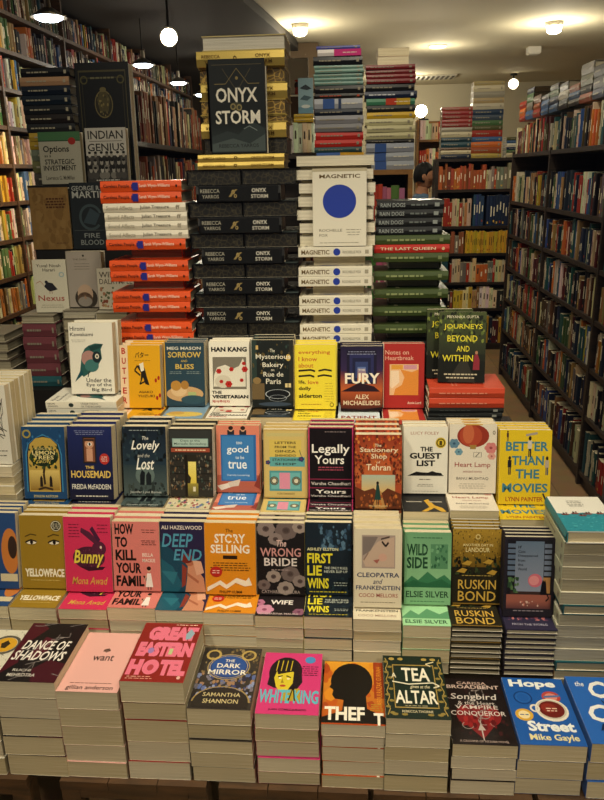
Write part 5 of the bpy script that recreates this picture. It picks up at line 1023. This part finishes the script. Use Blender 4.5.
flats([('straw yellow hardback', 'a8924a', .035)] + mix(6, .035, .05) + [('slate hardback', '3a4450', .04), ('navy hardback', '26364a', .04), ('pale hardback', 'a8a08a', .045), ('tan hardback', '9a8660', .04), ('grey hardback', '8a8474', .045), ('ivory hardback', 'b5aa8c', .045), ('buff hardback', '9a8a5c', .03)], 1.05, 6.22, 1.586, 'middle pile on the end bookcase', .16, .24)
flats(mix(6), 1.33, 6.22, 1.586, 'corner pile on the end bookcase', .16, .24)
for k in range(11):
    y = 3.3 + k * .2; n = 3 if k % 3 else 4
    flats(mix(n, .03, .052), 1.19, y, 1.803, '%s pile along the aisle bookcase top' % ordw(k + 1), .13, .18, -90)

# the whale book and its neighbours on the rack
wk = 'whale'
TIT[wk] = dict(desc='pale blue book with dark whales', w=.07, h=.155, t=.02, base='8fb0bc', spine='8fb0bc', hard=False, pages='paper', finish='cover', back='8fb0bc', sp=None,
               art=lambda A: (A.P([(.1, .72), (.5, .82), (.9, .7), (.6, .66), (.3, .68)], '2a3640'), A.P([(.1, .4), (.4, .52), (.9, .46), (.6, .36)], '46606c'), A.R(0, 0, 1, .18, '6a94a8'), A.E(.5, .2, .3, .05, 'd9e0dc')))
yk = generic('yellow hardback', 'c2a02c', .1, .092, .018)
rz_ = VZ[-1] + .004 + .136
for i in range(2): put_book(yk, lay(yk, 'spine', -.243, 3.626, rz_ + i * .0185), ('lower', 'upper')[i] + ' yellow hardback lying under the whale book', 'yellow hardbacks under the whale book')
put_book(wk, stand(wk, -.232, 3.632, rz_ + .0375, 4.), 'pale blue book with dark whales above the yellow hardbacks', None)
mb = MB(); mb.box(-.08, -.012, 0, .08, .012, .235, '8f8b7c'); A = Art(mb, lambda x, y, z: (-.08 + .16 * x, -.012 - z, y * .235)); A.R(.04, .03, .96, .97, 'a8a492'); A.E(.5, .25, .12, .1, '3a2c26'); A.E(.5, .38, .1, .03, 'a03a2c'); A.P([(.4, 0), (.6, 0), (.58, .2), (.42, .2)], '8a3226')
po = link('poster_board', mb.mesh('poster_board', [M['matt']]), None, (-.41, 5.5, 2.03)); tag(po, 'grey poster board with a small red figure behind the gold stack', 'poster')
mb = MB(); mb.box(-.5, -.1, 0, .12, .1, 2.02); pst = link('pillar', mb.mesh('pillar', [M['wall']]), None, (-.36, 5.62, 0)); pst['kind'] = 'structure'
# poster stands on the pillar top edge

# ---------------------------------------------------------------- shopper behind the cabinet
def shopper():
    V = {'pel': (0, 0, .86, .13), 'w': (0, 0, 1.0, .12), 'ch': (.01, 0, 1.2, .145), 'nk0': (0, 0, 1.345, .075), 'nk': (.012, 0, 1.39, .052), 'hd0': (.02, 0, 1.44, .06),
         'sl': (0, .15, 1.31, .062), 'el': (-.02, .2, 1.07, .042), 'hl': (.12, .2, .88, .03), 'sr': (0, -.15, 1.31, .062), 'er': (-.02, -.2, 1.07, .042), 'hr': (.12, -.19, .9, .03),
         'tl': (0, .09, .78, .09), 'kl': (.02, .1, .46, .062), 'al': (-.01, .1, .08, .042), 'fl': (.12, .11, .035, .034), 'tr': (0, -.09, .78, .09), 'kr': (.02, -.1, .46, .062), 'ar': (-.01, -.1, .08, .042), 'fr': (.12, -.11, .035, .034)}
    E_ = [('pel', 'w'), ('w', 'ch'), ('ch', 'nk0'), ('nk0', 'nk'), ('nk', 'hd0'), ('ch', 'sl'), ('sl', 'el'), ('el', 'hl'), ('ch', 'sr'), ('sr', 'er'), ('er', 'hr'), ('pel', 'tl'), ('tl', 'kl'), ('kl', 'al'), ('al', 'fl'), ('pel', 'tr'), ('tr', 'kr'), ('kr', 'ar'), ('ar', 'fr')]
    for s, y in (('l', .2), ('r', -.19)):
        V['pm' + s] = (.155, y, .85, .026); E_.append(('h' + s, 'pm' + s))
        for j, (dx, dy, L) in enumerate(((.05, .025, .9), (.056, .008, 1.), (.052, -.009, .95), (.042, -.025, .8), (.01, .045 if s == 'r' else -.045, .6))):
            V['f%s%d' % (s, j)] = (.155 + dx * .7, y + dy, .835, .0095); V['g%s%d' % (s, j)] = (.155 + dx * 1.1, y + dy, .80 + (.02 if j == 4 else 0), .008)
            E_ += [('pm' + s, 'f%s%d' % (s, j)), ('f%s%d' % (s, j), 'g%s%d' % (s, j))]
    ks = list(V); me = bpy.data.meshes.new('person'); me.from_pydata([V[k][:3] for k in ks], [(ks.index(a), ks.index(b)) for a, b in E_], [])
    ob = bpy.data.objects.new('tmp', me); COL.objects.link(ob)
    sk = ob.modifiers.new('s', 'SKIN'); sd = me.skin_vertices[0].data
    for i, k in enumerate(ks): sd[i].radius = (V[k][3],) * 2; sd[i].use_root = (k == 'pel')
    ob.modifiers.new('u', 'SUBSURF').levels = 2
    d2 = bpy.context.evaluated_depsgraph_get(); bm_ = bpy.data.meshes.new_from_object(ob.evaluated_get(d2), depsgraph=d2); bpy.data.objects.remove(ob)
    mb = MB(); mb.v = [tuple(v.co) for v in bm_.vertices]
    for p in bm_.polygons:
        z = p.center.z; r = abs(p.center.y); mb.f.append(tuple(p.vertices)); c = 'a8775a'
        if z < .05: c = '2b2420'
        elif z < .9 and r < .165: c = '2a2f3c'
        elif z < 1.365 and not (r > .15 and z < 1.02): c = '4a6480'
        mb.c.append(H(c)); mb.m.append(0)
    # head: an egg with brow, nose, lips and chin pushed out of it, looking along +X
    n, k0 = 28, len(mb.v); rg = 22
    for j in range(rg + 1):
        th = math.pi * j / rg
        for i in range(n):
            ph = 2 * math.pi * i / n; x = .092 * math.sin(th) * math.cos(ph); y = .073 * math.sin(th) * math.sin(ph); z = .115 * math.cos(th)
            if x > 0:
                f = math.exp(-(y / .016) ** 2)
                x += f * (.026 * math.exp(-((z + .022) / .016) ** 2) + .012 * math.exp(-((z + .002) / .02) ** 2)) + .007 * math.exp(-(y / .026) ** 2) * math.exp(-((z + .056) / .01) ** 2) + .01 * math.exp(-(y / .03) ** 2) * math.exp(-((z + .09) / .016) ** 2) - .008 * math.exp(-((abs(y) - .03) / .014) ** 2) * math.exp(-((z - .006) / .012) ** 2)
                if z < -.04: y *= .86
            if x < 0 and z < -.05: x *= .72
            mb.v.append((x + .03, y, z + 1.515))
    for j in range(rg):
        for i in range(n):
            a = k0 + j * n + i; b = k0 + j * n + (i + 1) % n; mb.f.append((a, b, b + n, a + n))
            p = mb.v[a]; c = 'a8775a'
            if p[0] > .1 and abs(p[2] - 1.459) < .007 and abs(p[1]) < .025: c = '7d4238'
            mb.c.append(H(c)); mb.m.append(0)
    for s in (-1, 1):
        mb.lathe([(.002, -.012), (.011, -.008), (.013, 0), (.011, .008), (.002, .012)], 10, 'efe9df', 0, Matrix.Translation((.106, s * .03, 1.521)) @ Matrix.Scale(.5, 4, Vector((1, 0, 0))))
        mb.lathe([(.002, -.005), (.006, -.002), (.006, .002), (.002, .005)], 8, '1a120e', 0, Matrix.Translation((.113, s * .03, 1.521)) @ Matrix.Scale(.5, 4, Vector((1, 0, 0))))
        mb.lathe([(.004, -.03), (.016, -.02), (.02, .005), (.016, .024), (.004, .03)], 10, 'a8775a', 0, Matrix.Translation((.02, s * .075, 1.51)) @ Matrix.Scale(.45, 4, Vector((0, 1, 0))))
    e = thing('person', 'dark haired shopper in a blue shirt seen side-on behind the cabinet', 'person', (.585, 6.75, 0)); e.scale = (.955, .955, .955)
    body = link('body', mb.mesh('body', [M['matt']]), e)
    for p in body.data.polygons: p.use_smooth = True
    hb = MB()
    for j in range(15):
        th = math.pi * j / 22
        for i in range(n):
            ph = 2 * math.pi * i / n; k = 1.1; x = .092 * k * math.sin(th) * math.cos(ph); y = .073 * k * math.sin(th) * math.sin(ph); z = .115 * 1.08 * math.cos(th)
            if x > 0 and z < .06: x *= max(.1, 1 - (.06 - z) * 11)
            hb.v.append((x + .026, y, z + 1.519 + .006 * math.sin(5 * ph)))
    for j in range(14):
        for i in range(n): a = j * n + i; b = j * n + (i + 1) % n; hb.f.append((a, b, b + n, a + n)); hb.c.append(H('070605')); hb.m.append(0)
    hr = link('hair', hb.mesh('hair', [M['matt']]), e)
    for p in hr.data.polygons: p.use_smooth = True
shopper()

# ---------------------------------------------------------------- lamps
def light(name, kind, loc, power, col=(1, .86, .62), size=.05, aim=None, angle=80, blend=.8):
    l = bpy.data.lights.new(name, kind); l.energy = power; l.color = col
    if kind == 'AREA': l.size = size; l.shape = 'DISK'
    else: l.shadow_soft_size = size
    if kind == 'SPOT': l.spot_size = R_(angle); l.spot_blend = blend
    o = bpy.data.objects.new(name, l); COL.objects.link(o); o.location = loc
    if aim is not None: o.rotation_euler = (Vector(aim) - Vector(loc)).to_track_quat('-Z', 'Y').to_euler()
    return o
WARM = (1, .9, .68)
def drum(label, x, y, r=.075, glow_='lamp', zc=2.7, k=1.):
    t = thing('ceiling_lamp', label, 'lamp', (x, y, zc), 'ceiling lamps')
    mb = MB(); mb.lathe([(r, -.001), (r, -.03 * k), (r * .92, -.035 * k)], 28); link('housing', mb.mesh('housing', [M['whitem']]), t)
    mb = MB(); mb.lathe([(r * .86, -.036 * k), (r * .8, -.075 * k), (r * .5, -.09 * k)], 28); link('diffuser', mb.mesh('diffuser', [M[glow_]]), t)
drum('round white lamp on the dark panel edge above the gold stack', -.469, 6.75, .07)
drum('large round lamp on the pale ceiling nearest the aisle bookcase', 1.715, 7.05, .075)
drum('flat dim round lamp above the maroon stack', .83, 8.1, .1, 'lampf', 2.7, .25)
def spotlamp(label, x, y, aim, glow_='lampb', drop=.16, zc=2.7, r=.04, tilt=True):
    t = thing('spotlight', label, 'lamp', (x, y, zc), 'spotlights')
    mb = MB(); mb.lathe([(.008, -.001), (.008, -drop)], 10); mb.lathe([(.045, -.0005), (.045, -.02)], 20); link('stem', mb.mesh('stem', [M['blackm']]), t)
    q = (Vector(aim) - Vector((x, y, zc - drop))).to_track_quat('-Z', 'Y').to_matrix().to_4x4(); m = Matrix.Translation((0, 0, -drop)) @ q
    mb = MB(); mb.lathe([(r * .7, .06), (r, .04), (r, -.045), (r * .9, -.045), (r * .85, -.02)], 20, mtx=m); link('head', mb.mesh('head', [M['whitem']]), t)
    mb = MB(); mb.lathe([(r * .1, -.016), (r * .84, -.02), (r * .84, -.026), (r * .2, -.034)], 20, mtx=m); link('bulb', mb.mesh('bulb', [M[glow_]]), t)
spotlamp('white spotlight on the pale ceiling above the end bookcase', 2.1, 10.6, (1.2, 4, 1.0), 'lamp', .12, r=.07)
spotlamp('dazzling spotlight over the side wall bookcase', -1.15, 4.85, (-.3, 1.2, 1.3), 'lampb', .3, 2.62, .055)
t = thing('spotlight', 'bright spotlight standing on the rear bookcase beside the maroon stack', 'lamp', (.7, 7.99, 1.991), 'spotlights')
mb = MB(); mb.lathe([(.05, 0), (.05, .012), (.012, .016), (.01, .05)], 20); link('base', mb.mesh('base', [M['blackm']]), t)
q = (Vector((.2, 1.5, 1.6)) - Vector((.7, 7.99, 2.08))).to_track_quat('-Z', 'Y').to_matrix().to_4x4(); m = Matrix.Translation((-.03, -.03, .085)) @ q
mb = MB(); mb.lathe([(.045, .06), (.065, .04), (.065, -.045), (.06, -.045), (.056, -.02)], 20, mtx=m); link('head', mb.mesh('head', [M['whitem']]), t)
mb = MB(); mb.lathe([(.006, -.016), (.055, -.02), (.055, -.026), (.01, -.04)], 20, mtx=m); link('bulb', mb.mesh('bulb', [M['lampb']]), t)
for y, lab in ((4.09, 'first cool pendant lamp, over the bright bookcase'), (5.85, 'second cool pendant lamp along the side wall'), (7.0, 'third cool pendant lamp along the side wall'), (8.06, 'farthest cool pendant lamp, beside the gold stack')):
    t = thing('pendant_lamp', lab, 'lamp', (-1.6, y, 2.3), 'cool pendant lamps')
    mb = MB(); mb.lathe([(.004, .1), (.004, .318)], 8); link('cord', mb.mesh('cord', [M['blackm']]), t)
    mb = MB(); mb.lathe([(.014, .1), (.018, .05), (.084, .01), (.094, 0), (.088, .001), (.016, .042)], 28, caps=False); link('lamp_shade', mb.mesh('lamp_shade', [M['metal']]), t)
    mb = MB(); mb.lathe([(.01, .03), (.04, .016), (.072, -.002), (.05, -.014), (.01, -.018)], 22); link('bulb', mb.mesh('bulb', [M['lampc']]), t)
t = thing('air_vent', 'slotted air vent in the pale ceiling behind the maroon stack', 'vent', (1.03, 10.6, 2.7))
mb = MB(); mb.box(-.3, -.2, -.02, .3, .2, -.001); link('vent_frame', mb.mesh('vent_frame', [M['whitem']]), t)
mb = MB()
for i in range(9): mb.box(-.27 + i * .064, -.17, -.026, -.27 + i * .064 + .03, .17, -.021)
link('slat', mb.mesh('slat', [M['blackm']]), t)
dt = MB(); dt.lathe([(.09, -.001), (.09, -.06), (.07, -.075)], 4, mtx=Rz(45)); o_ = link('smoke_detector', dt.mesh('smoke_detector', [M['whitem']]), None, (1.85, 8.4, 2.7)); tag(o_, 'small square smoke detector between two ceiling lamps', 'detector')

# light that the lamps give, plus added fill lights that have no lamp
for x, y in ((-.95, -.9), (.95, -.9)): light('added_front_fill', 'SPOT', (x, y, 2.9), 110, WARM, .12, (x * .45, 1.25, .38), 74, 1.)  # unseen fill lights, added outside to brighten the front page edges
for x in (-.75, -.1, .55):
    light('display_spot', 'SPOT', (x, 1.05, 2.6), 57, WARM, .09, (x * .9, 1.42, .55), 86, 1.)
    t = thing('track_spotlight', ('track spotlight above the window over the orange tower', 'track spotlight above the window over the black tower', 'track spotlight above the window over the green tower')[int((x + .75) / .65 + .5)], 'lamp', (x, 1.0, 2.7), 'window spotlights')
    mb = MB(); mb.lathe([(.045, -.001), (.045, -.05)], 18, caps=False); link('head', mb.mesh('head', [M['blackm']]), t)
for x, y, e in ((-.469, 6.75, 15), (1.715, 7.05, 19), (.83, 8.1, 9), (.6, 10.4, 22)): light('ceiling_lamp_and_rear_fill', 'POINT', (x, y, 2.46), e, WARM, .07)  # last one has no lamp, added to brighten the back of the shop
for y in (4.09, 5.85, 7.0, 8.06): light('pendant_light', 'POINT', (-1.6, y, 2.24), 5, (1, .9, .72), .07)
light('added_cabinet_fill', 'SPOT', (.05, 2.2, 2.6), 38, WARM, .06, (.04, 3.0, 1.7), 75, .9)  # added fill with no fixture, brightens the stacks on the cabinet
light('added_shelf_fill', 'SPOT', (-.45, 4.2, 2.6), 40, WARM, .06, (-1., 4.3, 1.7), 90, .9)  # fill without a lamp, added to lift the brown spines
light('added_end_fill', 'SPOT', (.7, 5.0, 2.62), 45, WARM, .06, (1., 6.2, 1.5), 80, .9)  # added to brighten the end bookcase and its piles, no fixture
light('added_stand_fill', 'SPOT', (-.95, 1.45, 2.58), 16, WARM, .05, (-.95, 2.45, 1.5), 70, .9)  # added fill for the black stand, no lamp hangs here
light('added_tower_fill', 'SPOT', (-.15, 1.2, 2.6), 17, WARM, .05, (-.25, 2.0, 1.55), 85, .9)  # extra fill added for the tower tops and gold stack
light('dazzling_light', 'SPOT', (-1.13, 4.8, 2.3), 40, WARM, .04, (-.3, 1.2, 1.2), 70, .8)
light('low_spot_light', 'SPOT', (.66, 7.85, 2.075), 40, WARM, .05, (.5, 3, 1.3), 90, .8)
for p in ((.65, 3.4), (.55, 5.0)): light('added_aisle_fill', 'SPOT', (p[0], p[1], 2.66), 52, WARM, .06, (p[0] + .25, p[1] + .2, .4), 120, .9)  # unseen fills, added to brighten the aisle bookcase
for y in (3.9, 5.1): light('added_side_wall_fill', 'SPOT', (-1.3, y, 2.55), 130, (1, .76, .4), .06, (-1.95, y + .1, .9), 52, .6)  # invented warm fills for the lower side wall shelves, no fixtures
w = bpy.data.worlds.new('night'); scene.world = w; w.use_nodes = True
w.node_tree.nodes['Background'].inputs['Color'].default_value = (.55, .6, .8, 1); w.node_tree.nodes['Background'].inputs['Strength'].default_value = .04

# ---------------------------------------------------------------- shop window
m, n, l, b = newmat('window_glass'); n.remove(b)
tr = n.new('ShaderNodeBsdfTransparent'); gl = n.new('ShaderNodeBsdfGlossy'); gl.inputs['Roughness'].default_value = .02; ms = n.new('ShaderNodeMixShader')
ms.inputs['Fac'].default_value = .025
l.new(tr.outputs['BSDF'], ms.inputs[1]); l.new(gl.outputs['BSDF'], ms.inputs[2]); l.new(ms.outputs['Shader'], n['Material Output'].inputs['Surface'])
mb = MB(); mb.box(-2.3, .84, 0, 4.0, .846, 2.7); struct('window_1', mb, [m])

vs = scene.view_settings; vs.view_transform = 'Standard'; vs.look = 'None'; vs.exposure = 0.; vs.gamma = 1.; vs.use_curve_mapping = False
